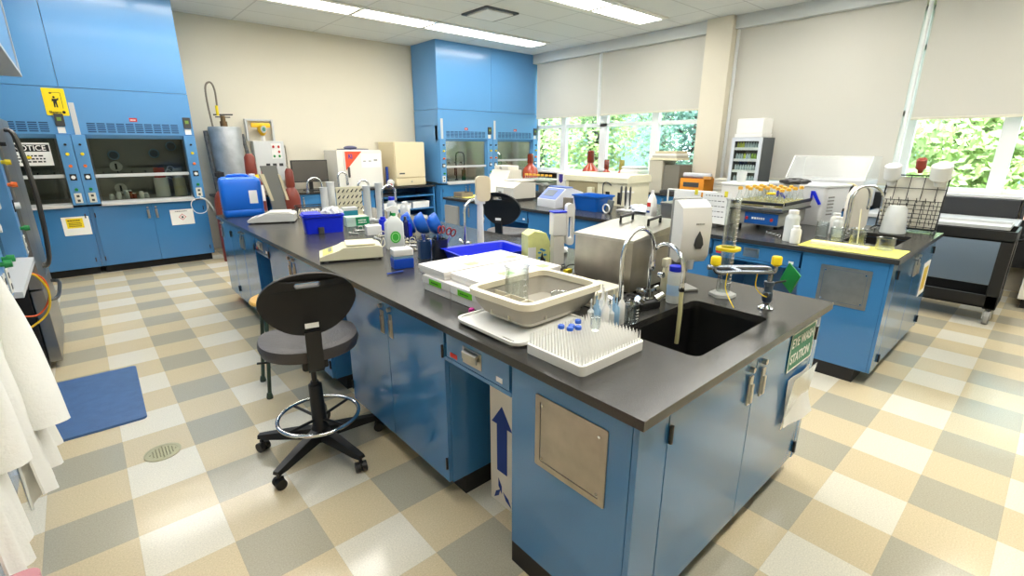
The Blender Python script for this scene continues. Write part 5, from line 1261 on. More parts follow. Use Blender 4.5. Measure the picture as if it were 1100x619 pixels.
# thermal cycler, blue tub, clip stand
o = thing('thermal_cycler', 'white bench-top instrument with a blue slanted touchscreen left of the blue tub', 'instrument', (4.66,1.10,Z), -4)
P('housing', B().prism([(-.17,0),(.28,0),(.28,.16),(.10,.215),(0,.215),(-.17,.09)],-.16,.16,fn=lambda u,v,q:(u,q,v)), M('cycler_white',(226,228,232),.35), o)
sl = math.atan2(.125,.17); T = Matrix.Translation((-.085,0,.1535)) @ Matrix.Rotation(-sl,4,'Y')
P('bezel', B().box(-.095,.09,-.15,.15,0,.006,.003,T=T), M('bezel_blue',(96,120,190),.35), o)
P('screen', B().box(-.05,.055,-.07,.10,.006,.009,.001,T=T), M('screen_grey',(120,128,140),.15), o)
P('top_cover', B().box(.0,.12,-.15,.15,.2155,.232,.006), M('bezel_blue'), o)
o = thing('blue_tub', 'bright blue plastic tub standing on the second bench', 'tub', (4.70,.58,Z), -4)
P('tub_wall', B().rings([rr3(.12,.165,.03,0),rr3(.14,.19,.03,.15),rr3(.155,.205,.035,.155),rr3(.155,.205,.035,.17),rr3(.138,.188,.03,.168),rr3(.115,.158,.02,.01)]), M('tub_blue',(8,96,190),.35), o)
S('cardboard_piece', B().box(-.01,.03,-.06,.06,0,.13,.003), M('grey_board',(130,120,106),.8), 'small grey-brown board between the white instrument and blue tub', 'board', (4.52,.80,Z))
o = thing('timer', 'grey and white handheld meter leaning on the right of the blue tub', 'meter', (4.62,.30,Z), -10)
P('case', B().box(-.02,.012,-.045,.045,0,.14,.012,T=Matrix.Rotation(.3,4,'Y')), M('meter_grey',(84,92,92),.4), o); P('loop', B().tube([(-.03,.05*math.cos(2*PI*i/20),.05+.045*math.sin(2*PI*i/20)) for i in range(20)],.008,seg=6,closed=True), WHITE, o)
# large cream autosampler-like cabinet
o = thing('cream_instrument', 'large cream cabinet with rounded top on the second bench below the red bottles', 'instrument', (5.22,.62,Z), 0)
P('housing', B().prism([(0,0),(.45,0),(.45,.30),(.43,.33),(.03,.33),(0,.31)],-.12,.85,fn=lambda u,v,q:(u,q,v)), CREAML, o)
P('top_hood', B().prism([(-.02,.27),(-.02,.33),(.02,.36),(.43,.36),(.46,.33),(.46,.27)],-.14,.87,fn=lambda u,v,q:(u,q,v)), CREAML, o)
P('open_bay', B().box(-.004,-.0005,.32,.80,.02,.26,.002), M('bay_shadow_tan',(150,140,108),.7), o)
P('bay_shelf', B().box(-.06,-.004,.30,.82,.02,.05,.003).box(-.06,-.004,.36,.44,.05,.20,.004), CREAML, o)
for y in (-.02,.16): P('port', B().box(-.006,-.0005,y-.03,y+.03,.02,.16,.002), BLACK, o)
P('handle_loop', B().tube(smoothpts([(-.01,.22,.05),(-.02,.22,.24),(-.02,.16,.27),(-.02,.10,.24)],5),.006), DGREY, o)
o = thing('clamp_stand', 'white pipette stand in front of the cream cabinet', 'stand', (4.92,.28,Z), 0)
P('base', B().box(-.07,.07,-.09,.09,0,.015,.005), WHITE, o); P('column', B().box(-.02,.02,-.02,.02,.015,.22,.005), WHITE, o)
P('arm', B().box(-.03,.03,-.07,.07,.20,.215,.004), WHITE, o)
for y in (-.06,0,.06): P('pipette', B().lathe([(0,.06),(.006,.06),(.012,.14),(.012,.25),(.008,.27),(0,.27)],c=(-.03,y,0),seg=10), [DGREY], o)
# stirrer, centrifuge, big white instrument
o = thing('microscope_base', 'small grey stirrer with a round plate left of the white instrument', 'stirrer', (4.85,1.50,Z), 0)
P('base', B().lathe([(0,0),(.08,0),(.085,.02),(.06,.035),(0,.035)]), OFFW, o); P('column', B().lathe([(.022,.03),(.022,.20),(.05,.21),(.05,.24),(0,.24)]), M('shaker_grey'), o)
o = thing('centrifuge', 'cream box-shaped centrifuge with a slanted control face and white tag', 'centrifuge', (4.72,1.98,Z), -3)
P('housing', B().prism([(-.13,.03),(.25,.03),(.25,.23),(.0,.24),(-.13,.17)],-.19,.19,fn=lambda u,v,q:(u,q,v)), M('putty_plastic',(214,210,198),.45), o)
P('base', B().box(-.10,.23,-.17,.17,.0,.03,.006), DGREY, o)
P('control_face', B().box(-.134,-.131,.02,.17,.06,.15,.001), WHITE, o); marks(1, .07, .04, face_negX(-.135,.09,.105), INK, o)
P('lid', B().box(.0,.245,-.18,.18,.2405,.26,.008), M('putty_plastic'), o)
o = thing('white_instrument', 'tall white instrument with a stepped front left of the centrifuge', 'instrument', (4.92,2.60,Z), 0)
P('housing', B().prism([(-.15,0),(.32,0),(.32,.36),(.10,.36),(.02,.20),(-.15,.05)],-.24,.16,fn=lambda u,v,q:(u,q,v)), OFFW, o)
P('head', B().box(.10,.30,-.20,.12,.361,.42,.01), OFFW, o); P('dial', B().cyl((.10,-.04,.39),(.08,-.04,.39),.02), GREY, o)
# grey tray and cup at the far end
o = thing('low_box', 'low tan and grey open box at the far end of the second bench', 'box', (4.48,2.76,Z+.0025), 0)
P('box_wall', B().rings([rr3(.10,.10,.01,0),rr3(.10,.10,.01,.06),rr3(.092,.092,.008,.06),rr3(.092,.092,.008,.006)]), M('grey_board'), o)
S('white_cup', B().lathe([(0,0),(.05,0),(.06,.11),(.055,.11),(.046,.006),(0,.006)]), OFFW, 'white cup standing right of the low tan box', 'cup', (4.66,2.60,Z+.0025))
# platform with orange-topped rack, blue instrument
o = thing('rotator', 'grey steel platform rotator with orange-capped tubes on the second bench', 'rotator', (5.36,2.02,Z), 0)
P('base', B().box(-.15,.15,-.22,.22,0,.06,.006), DGREY, o); P('column', B().box(-.05,.05,-.06,.06,.06,.18,.004), M('shaker_grey'), o)
P('platform', B().box(-.20,.20,-.28,.28,.18,.20,.003).box(-.20,.20,-.28,.28,.235,.245,.003).box(-.2,-.19,-.28,-.27,.2,.235).box(-.2,-.19,.27,.28,.2,.235), M('shaker_grey'), o)
for k in range(7): P('tube', B().lathe([(0,.246),(.02,.246),(.022,.29),(0,.29)],c=(-.12,-.24+k*.08,0),seg=12).lathe([(0,.2905),(.024,.2905),(.024,.315),(0,.315)],c=(-.12,-.24+k*.08,0),seg=12,mi=1), [GLASS, M('amber_cap')], o)
o = thing('white_scale_box', 'white cabinet with a purple-blue badge beside the rotator', 'instrument', (5.40,1.62,Z), 0)
P('housing', B().box(-.12,.12,-.085,.085,0,.36,.01), WHITE, o); P('badge', B().prism([(-.035,.06),(.035,.06),(.035,-.03),(0,-.06),(-.035,-.03)],0,.002,fn=lambda u,v,q:(-.121-q,-u,v+.27)), M('badge_violet',(60,50,140),.5), o)
# big white bin with holes, gloves, centrifuge rim, acrylic box
o = thing('white_basket', 'tall white perforated plastic bin behind the shaker, with blue clips', 'bin', (5.57,-1.30,Z), -12)
wb = B(); wb.rings([rr3(.17,.24,.03,0),rr3(.20,.28,.035,.34),rr3(.21,.29,.04,.345),rr3(.21,.29,.04,.36),rr3(.19,.27,.035,.355),rr3(.16,.23,.03,.01)])
P('bin_wall', wb, M('bin_white',(232,234,236),.45,alpha=.97), o)
hb = B()
for i in range(4):
    for j in range(6): hb.box(-.14+i*.025-.0,-.128+i*.025,-.278+.0,-.2705,.10+j*.03,.112+j*.03)
P('slots', hb, GREY, o)
for q in ((-.195,.12),(-.195,-.2)): P('clip', B().prism([(0,0),(.07,.11),(.10,.11),(.10,.03),(.085,.03),(.085,.085),(.02,-.01)],-.006,.006,fn=lambda u,v,qq,q=q:(q[0]-.012+qq,q[1]+u-.05,.20+v)), BLUEP, o)
crumple((5.45,-1.22,Z+.355), .11, 'crumpled dark grey gloves lying on top of the white bin', 52, M('dark_grey_rubber',(66,66,68),.6), 'gloves', 'gloves', None, .28) 
o = thing('white_device', 'long white instrument behind the flasks, left of the white bin', 'instrument', (5.52,-.80,Z), 0)
P('housing', B().box(-.16,.22,-.16,.24,0,.31,.012), WHITE, o); P('lid', B().box(-.165,.225,-.165,.245,.311,.34,.01), WHITE, o); P('dial', B().cyl((-.16,.05,.08),(-.17,.05,.08),.02), GREY, o)
o = thing('measuring_cup', 'clear plastic cup standing on the white instrument beside the vial cabinet', 'cup', (5.48,-.70,Z+.3405), 0); P('cup_wall', B().lathe([(0,0),(.04,0),(.05,.11),(.047,.11),(.037,.005),(0,.005)]), PLAST, o)

o = thing('black_pad', 'black rubber pad with small chrome clips in front of the shaker', 'pad', (4.62,-1.46,Z), -35)
P('pad', B().prism([(-.05,-.12),(.05,-.14),(.07,.10),(-.04,.14)],0,.022), BLACKR, o)
for k in range(4): P('clip', B().tube([(-.09+.012*math.cos(a),-.10+k*.05,.014+.012*math.sin(a)) for a in [2*PI*i/10 for i in range(10)]],.003,seg=5,closed=True), CHROME, o)
# ---------------------------------------------------------------- on the window bench
Zw = WZ+.0005
# vial cabinet: open front with rows of vials
o = thing('vial_cabinet', 'dark grey cabinet of vials with a pale frame, standing at the pilaster', 'cabinet', (7.50,-.03,Zw), 0); o.scale = (1,.87,.93)
vb_ = B(); vb_.box(0,.42,0,.03,0,.92,.004); vb_.box(0,.42,.43,.46,0,.92,.004); vb_.box(.39,.42,.03,.43,0,.92); vb_.box(0,.42,.03,.43,.89,.92); vb_.box(0,.42,.03,.43,0,.05)
P('case', vb_, M('cabinet_charcoal',(74,80,82),.5), o)
P('door_frame', B().prism(rrect(-.01,.47,.01,.925,.01,2),-.02,-.0005,[rrect(.04,.42,.07,.87,.01,2)],fn=lambda u,v,q:(q,u,v)), M('frame_silver',(200,206,214),.35), o)
for k in range(5): P('shelf', B().box(.0,.38,.032,.428,.08+k*.165,.088+k*.165).box(-.001,.003,.04,.42,.088+k*.165,.12+k*.165), WHITE, o)
P('door_glass', B().box(-.012,-.008,.04,.42,.07,.87), SASHG if 0 else PANE, o)
vials = 0
VC = [M('vial_yellow',(210,220,60),.4), M('vial_green',(150,190,70),.4), M('vial_clear',(190,206,208),.25), M('vial_blue',(90,150,210),.35)]
vp = {}
shn = ['bottom','second','middle','fourth','top']
for k in range(5):
    for j in range(9):
        m = VC[3] if k < 1 else (VC[2] if (k+j)%4 or k < 3 else VC[0])
        if k == 4: m = VC[0] if j > 5 else VC[2]
        if k == 3 and j < 3: m = VC[1]
        loc = (7.555, -.03+.87*(.065+j*.0415), Zw+.93*(.0885+k*.165))
        b = B(); b.lathe([(0,0),(.016,0),(.016,.075),(.010,.085),(.012,.10),(0,.10)],seg=10)
        S('vial', b, m, '%s vial from the right on the %s shelf of the vial cabinet' % (['first','second','third','fourth','fifth','sixth','seventh','eighth','ninth'][j], shn[k]), 'vial', loc, group='vials in the charcoal cabinet')
o = thing('lidded_box', 'white box with a slanted lid on top of the vial cabinet', 'box', (7.54,0.0,Zw+.93*.9255), 0)
P('tub', B().box(0,.34,0,.38,0,.05,.006), WHITE, o); P('lid', B().box(.01,.33,.005,.37,.051,.25,.012), WHITE, o)
def wdev(name, loc, label, cat, parts): 
    o = thing(name, label, cat, loc, 0)
    for n, b, m in parts: P(n, b, m, o)
    return o
wdev('white_instrument', (7.72,2.17,Zw), 'white rounded instrument on the window bench left of the grey analyser', 'instrument', [('housing', B().box(-.15,.2,-.20,.20,0,.36,.05), WHITE), ('lid', B().box(-.12,.18,-.18,.18,.361,.40,.015), WHITE)])
wdev('grey_analyser', (7.72,1.46,Zw), 'grey-beige analyser with a paper stack on top at the window bench', 'instrument', [('housing', B().box(-.15,.25,.05,.30,0,.52,.008), M('analyser_putty',(190,184,166),.5)), ('side_bay', B().box(-.12,.25,-.24,.045,.05,.45,.006), M('analyser_dark',(120,116,104),.5)), ('base_tray', B().box(-.2,.2,-.26,.04,.0,.045,.008), DGREY)])
for k in range(4):
    S('binder', B().box(-.18+.01*k,.2,-.22+.015*k,.26-.02*k,0,.035,.004), [CREAML,M('analyser_putty'),WHITE,M('tan_board')][k], '%s binder in the stack on top of the grey-beige analyser' % ['lowest','second lowest','second highest','topmost'][k], 'binder', (7.74,1.48,Zw+.5205+k*.0355), group='binders on the analyser')
o = wdev('orange_carton', (7.70,.96,Zw), 'orange open carton with items in it beside the grey-beige analyser', 'box', [('carton', B().rings([rr3(.16,.20,.008,0),rr3(.16,.20,.008,.26),rr3(.154,.194,.006,.26),rr3(.154,.194,.006,.006)]), ORCARD), ('flap', B().box(-.20,-.155,-.33,-.20,.26,.30,.002,T=Matrix.Identity(4)), CARD), ('printed_panel', B().box(-.163,-.1605,-.12,.14,.13,.2), DGREY)])
crumple((7.70,.98,Zw+.10), .11, 'crumpled orange and red packaging in the orange carton', 70, M('orange_red_pack',(214,90,40),.5), 'packaging', 'packaging', None, .9)
S('roll', B().cyl((0,-.22,.04),(0,.22,.04),.04), M('roll_grey',(190,194,200),.4), 'pale grey roll lying across the orange carton', 'roll', (7.62,.92,Zw+.262))
for k in range(6):
    S('paper_cup_tray', B().box(-.09,.09,-.10,.10,0,.045,.01), OFFW, '%s white tray in the pile left of the vial cabinet' % ['lowest','second','third','fourth','fifth','topmost'][k], 'tray', (7.78,.58,Zw+k*.0455), group='pile of white trays')
wdev('green_caddy', (7.66,1.86,Zw), 'small pale caddy with a green top between white instrument and analyser', 'caddy', [('caddy', B().box(-.08,.08,-.09,.09,0,.16,.006), M('pale_blue_grey',(190,204,220),.5)), ('lid', B().box(-.085,.085,-.095,.095,.161,.19,.004), GREENI)])
# brown glass bottles on the window ledge
def carboy(loc, r, h, label, cap=BROWN, body=None):
    o = thing('brown_bottle', label, 'bottle', loc, 0, 'red-brown bottles')
    P('body', B().lathe([(0,0),(r,0),(r,h*.36),(r*.85,h*.48),(r*.34,h*.62),(r*.3,h*.7),(0,h*.7)],seg=22), body or M('red_brown_glass',(186,74,46),.15,coat=.5), o)
    P('sleeve_cap', B().lathe([(0,h*.66),(r*.4,h*.66),(r*.42,h*.68),(r*.40,h*.97),(r*.3,h),(0,h)],seg=16), cap, o)
    return o
carboy((7.85,3.25,Zw), .17, .66, 'largest red-brown bottle on the window bench, between the mullions')
carboy((7.85,2.86,Zw), .12, .50, 'small red-brown bottle right of the largest one on the window bench')
carboy((7.85,2.52,Zw), .12, .50, 'red-brown bottle with an olive sleeve, rightmost by the window', M('olive_sleeve',(150,140,60),.5))
carboy((7.80,4.88,Zw), .17, .58, 'red-brown bottle in the corner beside the window fume hood')
for k in range(9):
    S('glass_stopper', B().lathe([(0,0),(.03,0),(.03,.04),(.012,.05),(.012,.07),(.022,.09),(0,.10)],seg=10), PLAST, 'small clear glass item on the window sill, %s from the left' % ['first','second','third','fourth','fifth','sixth','seventh','eighth','ninth'][k], 'glassware', (8.23,2.36-.1*k-.05,1.0755), group='row of small glass items on the window sill')
# acrylic cabinet and balloons near the right
WHTB = M('clear_acrylic',(236,240,240),.15,alpha=.22)
o = thing('acrylic_hood', 'clear acrylic hood over grey equipment in front of the closed blind', 'hood', (7.60,-1.02,Zw), 0)
P('lower_housing', B().box(-.12,.5,-.27,.62,0,.34,.01), M('acrylic_base',(206,208,210),.45), o)
ap = B(); ap.prism([(-.12,.341),(.5,.341),(.5,.62),(.10,.62)],-.268,-.26,fn=lambda u,v,q:(u,q,v)); ap.prism([(-.12,.341),(.5,.341),(.5,.62),(.10,.62)],.61,.618,fn=lambda u,v,q:(u,q,v)); ap.box(.10,.5,-.26,.61,.612,.62)
ap.prism([(-.12,.341),(-.112,.341),(.108,.62),(.10,.62)],-.26,.61,fn=lambda u,v,q:(u,q,v))
P('acrylic_cover', ap, WHTB, o)
P('cover_edge', B().tube([(.10,-.265,.62),(.10,.615,.62)],.006).tube([(-.12,-.265,.345),(.10,-.265,.62)],.008).tube([(-.12,.615,.345),(.10,.615,.62)],.008), WHITE, o)
P('port_ring', B().tube([(-.125,-.14+.09*math.cos(2*PI*i/24),.20+.10*math.sin(2*PI*i/24)) for i in range(24)],.012,seg=8,closed=True), M('port_tan',(206,196,150),.5), o)
P('port', B().prism(ellipse(-.14,.20,.085,.095,24),-.128,-.1205,fn=lambda u,v,q:(q,u,v)), BLACKR, o)


# ---------------------------------------------------------------- on the back bench
Zb = BZ+.0005
o = thing('oven', 'white laboratory oven with an orange-red triangle on its door', 'oven', (3.76,5.38,Zb), 0); o.scale = (.84,1,1)
P('housing', B().box(0,.98,.03,.60,0,.66,.012), M('oven_white',(226,224,216),.4), o)
dr = P('door', B().box(.14,.97,.0,.029,.02,.64,.006), M('oven_white'), o)
P('triangle', B().prism([(.16,.635),(.52,.635),(.16,.32)],0,.002,fn=lambda u,v,q:(u,-.001-q,v)), M('binder_orange',(226,84,50),.5), dr)
lettering('KI', .1, face_negY(.27,-.004,.55), INKB, dr, bold=.003); P('door_handle', B().box(.19,.235,-.03,0,.20,.38,.012), DGREY, dr)
sh = P('notice', B().box(.50,.94,-.004,-.001,.36,.60), PAPER, dr)
P('writing', B().box(.54,.60,-.0055,-.004,.46,.48).box(.66,.72,-.0055,-.004,.46,.48).box(.78,.86,-.0055,-.004,.47,.5), GREY, sh)
S('glove_pile', B().box(-.20,.28,-.12,.12,0,.012,.003).ell((0,0,.03),(.12,.08,.035)), M('slate_plastic',(90,90,120),.5), 'dark tray with folded gloves on top of the white oven', 'tray', (4.10,5.6,Zb+.667))
o = thing('incubator', 'tall cream incubator with a drawer at the bottom on the back bench', 'incubator', (4.82,5.36,Zb), 0); o.scale = (.78,1,1)
P('housing', B().box(0,.82,.02,.62,0,.80,.01), CREAM, o); P('door', B().box(.01,.81,-.01,.019,.16,.79,.006), CREAM, o); P('drawer', B().box(.01,.81,-.01,.019,.01,.145,.005), CREAM, o)
P('badge', B().box(.10,.24,-.013,-.01,.22,.245), DGREY, o); P('latch', B().cyl((.42,-.01,.08),(.42,-.025,.08),.016), STEEL, o)


o = thing('tissue_bag', 'clear bag of red-printed items between the oven and incubator', 'bag', (4.71,5.36,Zb), 0)
P('bag', B().ell((0,0,.07),(.07,.05,.07)), PLAST, o); P('print', B().box(-.04,.0,-.052,-.048,.03,.06), RED, o)
P('blue_roll', B().box(-.045,.0,.06,.10,.0,.36,.01), INKB, o)
o = thing('computer_monitor', 'dark flat monitor on the back bench', 'monitor', (3.36,5.60,Zb), 0)
P('bezel', B().box(-.30,.30,0,.03,.14,.50,.006), BLACK, o); P('screen', B().box(-.285,.285,-.003,-.0005,.155,.485), M('screen_dark',(86,82,76),.35), o)
P('stand', B().box(-.03,.03,.02,.05,.01,.3,.004).box(-.12,.12,-.06,.10,0,.012,.003), BLACK, o)
o = thing('control_box', 'light grey control cabinet with coloured lamps on the cream wall', 'control box', (2.80,5.88,1.18), 0); o.scale = (.68,1,1)
P('enclosure', B().box(-.28,.40,0,.165,-.14,.50,.006), M('control_grey',(210,212,210),.4), o)
lp = B()
P('lamp_panel', B().box(.10,.33,-.004,0,.22,.46), WHITE, o)
for q,m in (((.15,.41),RED),((.27,.41),RED),((.27,.33),RED),((.15,.26),GREEN),((.27,.26),GREEN)): P('lamp', B().cyl((q[0],-.004,q[1]),(q[0],-.02,q[1]),.022,seg=12), m, o)
for k in range(3): P('switch', B().box(-.06+k*.15,.03+k*.15,-.008,0,.10,.145,.002), DGREY, o)
P('orange_tag', B().box(-.2,-.08,-.006,0,-.06,.05), ORANGE, o)
P('conduit', B().cyl((.36,.08,.10),(.46,.08,.10),.02).cyl((.46,.08,.42),(.40,.08,.42),.02).tube([(.47,.1,.44),(.47,.1,-.3)],.01), STEEL, o)
o = thing('gas_detector', 'yellow gas detector head mounted over the control cabinet', 'detector', (2.78,5.92,1.86), 0); o.scale = (.75,1,1)
P('mount', B().box(-.30,-.26,.04,.13,-.18,.16,.004).box(.22,.26,.04,.13,-.18,.16,.004).box(-.30,.26,.06,.10,.13,.16,.004), LGREY, o)
P('head', B().lathe([(0,-.10),(.045,-.09),(.09,-.03),(.09,.05),(.05,.08),(0,.08)],seg=20).box(-.21,.17,-.03,.03,.03,.10,.015), M('detector_yellow',(240,190,30),.4), o)
P('dial', B().cyl((0,-.07,.0),(0,-.105,.0),.055,seg=24), LGREY, o); P('display', B().cyl((0,-.105,0),(0,-.109,0),.032,seg=20), M('teal_display',(60,130,110),.3), o)
P('stem', B().cyl((0,0,-.18),(0,0,-.10),.04,seg=14), WHITE, o)
# foil-wrapped dewar and gas cylinders
o = thing('wrapped_column', 'tall cylinder wrapped in silver-grey insulation beside the left hoods', 'cylinder', (2.20,5.72,0), 0)
P('insulation', B().lathe([(0,.02),(.21,.02),(.205,1.2),(.225,1.85),(.215,1.88),(0,1.88)],seg=28), M('foil_wrap',(176,180,182),.4,.5,noise=.15,nscale=8,bump=.4,bscale=25), o)
P('valve', B().cyl((0,0,1.88),(0,0,1.96),.05).cyl((0,0,1.96),(0,0,2.04),.035), M('brass_dark',(120,96,66),.4,.7), o)
P('bonnet', B().cyl((-.06,0,2.04),(-.06,0,2.18),.02), YELLOW, o); P('handwheel', B().cyl((-.12,0,2.05),(.14,0,2.06),.01).cyl((-.1,0,2.02),(.1,0,2.02),.008), BLACK, o)
P('pipe', B().tube(smoothpts([(-.15,0,1.88),(-.17,0,2.2),(-.16,0,2.44),(-.09,0,2.5),(-.05,0,2.40),(-.05,0,2.18)],5),.013), M('copper_grey',(130,120,104),.4,.6), o)
P('side_cables', B().tube(smoothpts([(.23,.0,1.78),(.27,0,1.4),(.25,.0,.9),(.27,0,.4)],5),.028).tube(smoothpts([(-.26,.0,1.82),(-.24,0,1.3),(-.22,.0,.8)],5),.03), M('cable_tape',(90,92,92),.5,noise=.5,nscale=25), o)
def gascyl(x, y, label, h=1.35, r=.115, cap=True, tag=False):
    o = thing('gas_cylinder', label, 'gas cylinder', (x,y,0), 0, 'gas cylinders')
    P('body', B().lathe([(0,0),(r,0),(r,h*.78),(r*.92,h*.85),(r*.62,h*.92),(r*.34,h*.95),(0,h*.95)],seg=24), M('cylinder_red_brown',(122,52,38),.35), o)
    if cap: P('valve_cap', B().lathe([(0,h*.94),(r*.5,h*.94),(r*.55,h*.97),(r*.5,h*1.14),(r*.3,h*1.18),(0,h*1.18)],seg=18), M('cylinder_red_brown'), o)
    else: P('valve', B().lathe([(0,h*.94),(r*.3,h*.94),(r*.3,h*1.12),(r*.5,h*1.13),(r*.5,h*1.18),(0,h*1.2)],seg=14), BLACK, o)
    if tag: P('collar', B().lathe([(r*.5,h*.915),(r*.66,h*.915),(r*.6,h*.95),(r*.5,h*.95)],seg=20), YELLOW, o); P('tag', B().box(.03,.10,-r-.004,-r,h*.66,h*.84,.001), PAPER, o)
    return o
gascyl(1.885,4.95,'red-brown gas cylinder with a black valve left of the blue jug',1.06,.12,False)
gascyl(2.28,4.88,'tallest red-brown gas cylinder with a white tag behind the blue jug',1.27,.14,True,True)
gascyl(2.66,4.45,'red-brown gas cylinder right of the blue jug behind the steel channel',1.10,.11,True)

S('coiled_tubing', B().tube([( .10*math.cos(a)*(1+.06*math.sin(3*a)), -.012-.0025*a/6, .11*math.sin(a)*(1+.05*math.cos(2*a))) for a in [2*PI*5*k/110 for k in range(111)]],.004,seg=5).tube(smoothpts([(.02,-.02,.12),(.10,-.04,.06),(.19,-.02,-.12)],6),.009), M('clear_tubing',(226,228,226),.3), 'coil of thin white tubing hanging at the right end of the left hoods', 'tubing', (1.60,5.07,.80))
# picture on box under hood etc. : hood contents
def jarlike(loc, r, h, m, cap, label, grp='jars inside the fume hood'): return bottle(loc, r, h, m, cap, label, neck=.6, grp=grp)
Hz = .9205
o = bottle((1.25,5.42,Hz), .085, .40, M('canister_white',(214,212,204),.4), M('red_brown_glass') , 'white canister with a brown bottle neck on top, inside the hood by the cylinders', neck=.62, shoulder=.62, caph=.34)
o = bottle((1.46,5.44,Hz), .075, .38, M('canister_beige',(196,186,150),.4), PLAST, 'beige canister with a frosted top, right one inside the same hood', neck=.6, shoulder=.62, caph=.34)
for k,(x,m) in enumerate([(.68,PLAST),(.76,WHITE),(.84,PLAST),(.92,BROWN),(1.0,WHITE),(.88,BROWN),(1.05,PLAST)]):
    jarlike((x,5.36+.05*(k%2),Hz), .03, .075+.02*(k%3), m, WHITE, '%s small jar in the row inside the hood left of the canisters' % ['first','second','third','fourth','fifth','brown back','last'][k], 'small jars inside the hood')
for k,(x,z) in enumerate([(.82,1.48),(1.28,1.5),(1.5,1.6)]):
    o = thing('pressure_gauge', 'round gauge on the back of the hood by the cylinders, %s' % ['left','middle','right'][k], 'gauge', (x,HY+.765,z), 0, 'gauges inside the hood')
    P('dial', B().cyl((0,0,0),(0,-.03,0),.065,seg=24), M('gauge_rim',(120,160,190),.3,.4), o); P('face', B().cyl((0,-.03,0),(0,-.033,0),.05,seg=24), M('gauge_face',(60,80,96),.4), o)
for k,z in enumerate((1.03,1.33)):
    o = thing('round_knob', 'round white plate with a black slot in the hood, %s' % ['lower','upper'][k], 'knob', (.82,HY+.75,z)); P('plate', B().cyl((0,0,0),(0,-.012,0),.07,seg=24), OFFW, o); P('slot', B().box(-.012,.012,-.016,-.012,-.04,.04,.003), BLACK, o)
for k in range(4):
    S('clear_tube', B().tube(smoothpts([(0,.1,.0),(.04*k,.0,.25+.05*k),(.15+.04*k,.05,.2),(.2+.03*k,.0,.0)],6),.006,seg=6), M('clear_tubing'), 'looping clear tube at the right side of the hood by the cylinders, %s' % ['shortest','second','third','longest'][k], 'tube', (1.27,5.50+.035*k,Hz+.008), group='clear tubes in the hood')
# right hoods' contents
for k,(x,h) in enumerate([(6.32,.55),(6.08,.28)]):
    o = thing('black_tube_frame', ['tall black bent tube','short black bent tube'][k]+' inside the hood beside the incubator', 'tube', (x,5.55,Hz), 0)
    P('tube', B().tube(smoothpts([(0,0,0),(0,0,h*.85),(.04,0,h),(.16,0,h),(.2,0,h*.85),(.2,0,h*.35 if k else h*.3)],4),.012), BLACK, o); P('foot', B().lathe([(0,0),(.04,0),(.03,.02),(0,.02)]), BLACK, o)
S('green_cloth', B().box(-.04,.04,-.02,.02,0,.22,.01), M('bottle_green',(20,96,66),.5), 'small dark green bottle inside the hood beside the incubator', 'bottle', (6.36,5.35,Hz))
S('reflux_column', B().lathe([(0,0),(.12,0),(.13,.02),(.13,.5),(.08,.55),(0,.55)],seg=20), glassmat('hazy_glass',(206,222,232),.3,.1), 'large hazy glass vessel inside the corner hood', 'vessel', (7.35,5.5,Hz))
S('white_hotplate', B().box(-.14,.14,-.12,.12,0,.12,.01), OFFW, 'white hotplate inside the corner hood', 'hotplate', (7.80,5.5,Hz))

# ---------------------------------------------------------------- daylight and the view outside
wd = bpy.data.worlds.new('sky'); scene.world = wd; wd.use_nodes = True
nt = wd.node_tree; bg = nt.nodes['Background']; bg.inputs['Color'].default_value = (.80,.90,1.0,1); bg.inputs['Strength'].default_value = 4.5
sun = bpy.data.lights.new('sun', 'SUN'); sun.energy = 6.5; sun.angle = .05; so = bpy.data.objects.new('sun', sun); COL.objects.link(so); so.rotation_euler = (math.radians(48),0,math.radians(-60))
S('outdoor_ground', B().box(9.2,60,-40,50,-.6,-.4), M('lawn',(120,150,80),.9), None, None, kind='structure')
def tree(x, y, h, r, seed, label, col):
    rd = random.Random(seed); o = thing('tree', label, 'tree', (x,y,-.4), 0, 'trees outside the windows')
    tr = B(); tr.tube([(0,0,0),(rd.uniform(-.2,.2),0,h*.3),(rd.uniform(-.3,.3),.1,h*.8)],[.16,.12,.04])
    for k in range(5): a = rd.uniform(0,6.28); z = h*rd.uniform(.25,.6); tr.tube([(0,0,z),(r*.7*math.cos(a),r*.7*math.sin(a),z+h*.2)],[.05,.015],6)
    P('trunk', tr, M('bark',(96,82,66),.9), o)
    b = B(); bm = b.bm
    for k in range(5200):
        th = rd.uniform(0,2*PI); cz = rd.uniform(-1,1); rr = rd.random()**.4
        lob = 1+.25*math.sin(3*th+seed)+.2*math.sin(5*cz*2+seed*2)
        p = Vector((r*lob*rr*math.sqrt(1-cz*cz)*math.cos(th), r*lob*rr*math.sqrt(1-cz*cz)*math.sin(th), h*.55+h*.45*rr*cz))
        s = rd.uniform(.06,.13)
        u = Vector((rd.gauss(0,1),rd.gauss(0,1),rd.gauss(0,1))).normalized(); v = u.orthogonal().normalized()
        bm.faces.new([bm.verts.new(p+q) for q in (u*s, v*s*.5, -u*s, -v*s*.5)])
    me = bpy.data.meshes.new('foliage'); bm.to_mesh(me); bm.free(); me.materials.append(col)
    f = bpy.data.objects.new('foliage', me); COL.objects.link(f); f.parent = o
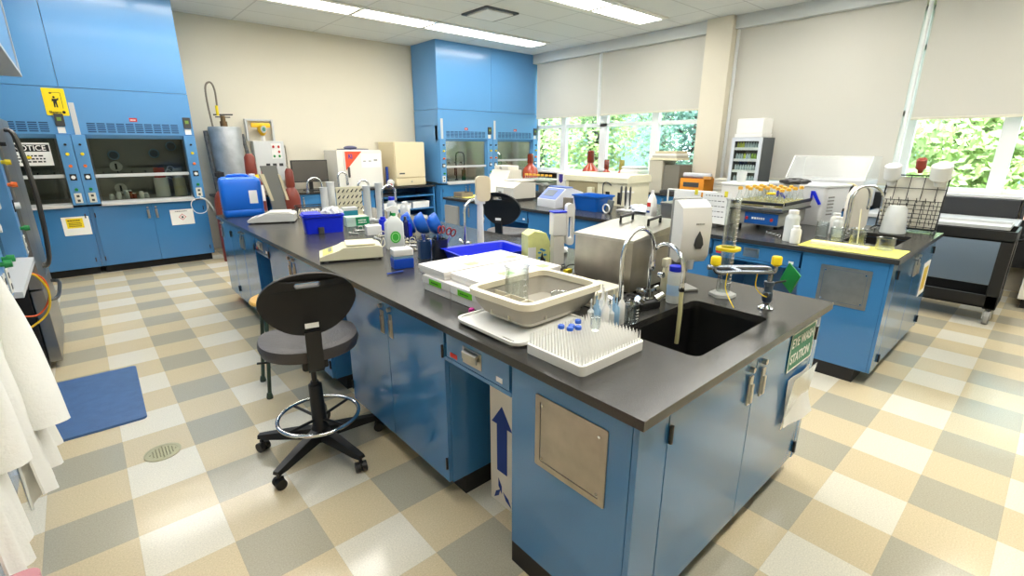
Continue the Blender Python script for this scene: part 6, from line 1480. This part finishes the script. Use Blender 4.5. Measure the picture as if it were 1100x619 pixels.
L1 = M('leaves_light',(178,200,132),.6,noise=.3,nscale=3); L2 = M('leaves_mid',(140,176,130),.6,noise=.3,nscale=3); L3 = M('leaves_cool',(116,152,134),.6,noise=.3,nscale=3)
tree(15.5,12.2,5.2,1.7,1,'light green tree outside the far left window pane',L1)
tree(13.5,7.9,5.0,1.5,2,'leafy light green tree seen through the middle window pane',L1)
tree(13.6,4.2,5.6,1.6,3,'dark green bushy tree seen beside the cream pilaster',L3)
tree(18.5,8.3,7,2.2,4,'tall green tree standing behind the two middle trees',L2)
tree(16.8,15.8,5.6,1.6,9,'green tree far off at the left of the window row',L2)
tree(13.0,-1.6,3.1,1.2,5,'yellow-green tree filling the right window',L1)
tree(14.4,-5.4,2.6,1.2,6,'small light green tree low in the right window',L1)
def building(x, y0, y1, h, label, wc):
    o = thing('building', label, 'building', (x,y0,-.4), 0)
    P('wall', B().box(0,6,0,y1-y0,0,h,.01), wc, o)
    P('roof', B().box(-.2,6.2,-.2,y1-y0+.2,h,h+.2,.01), WHITEF, o)
    k = 0; y = .8
    while y < y1-y0-1.6:
        for z in (.9,3.9):
            if z+2 < h:
                wf = P('window', B().prism(rrect(0,1.7,0,2.1,.02,1),0,.08,[rrect(.1,.8,.1,2.0,.02,1),rrect(.9,1.6,.1,2.0,.02,1)],fn=lambda u,v,q,y=y,z=z:(-q,y+u,z+v)), WHITEF, o)
                P('pane', B().box(-.02,-.005,y+.1,y+1.6,z+.1,z+2.0), M('outdoor_glass',(130,170,175),.1), wf)
        y += 2.3
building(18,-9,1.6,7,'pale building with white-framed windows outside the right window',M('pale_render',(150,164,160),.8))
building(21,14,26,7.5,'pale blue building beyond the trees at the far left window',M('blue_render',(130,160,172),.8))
# ---------------------------------------------------------------- view
vs = scene.view_settings; vs.view_transform = 'Standard'; vs.look = 'None'; vs.gamma = 1; vs.use_curve_mapping = False; vs.exposure = .53
cy = scene.cycles
cy.use_denoising = True; cy.max_bounces = 8; cy.transparent_max_bounces = 24; cy.caustics_reflective = False; cy.caustics_refractive = False; cy.sample_clamp_indirect = 6
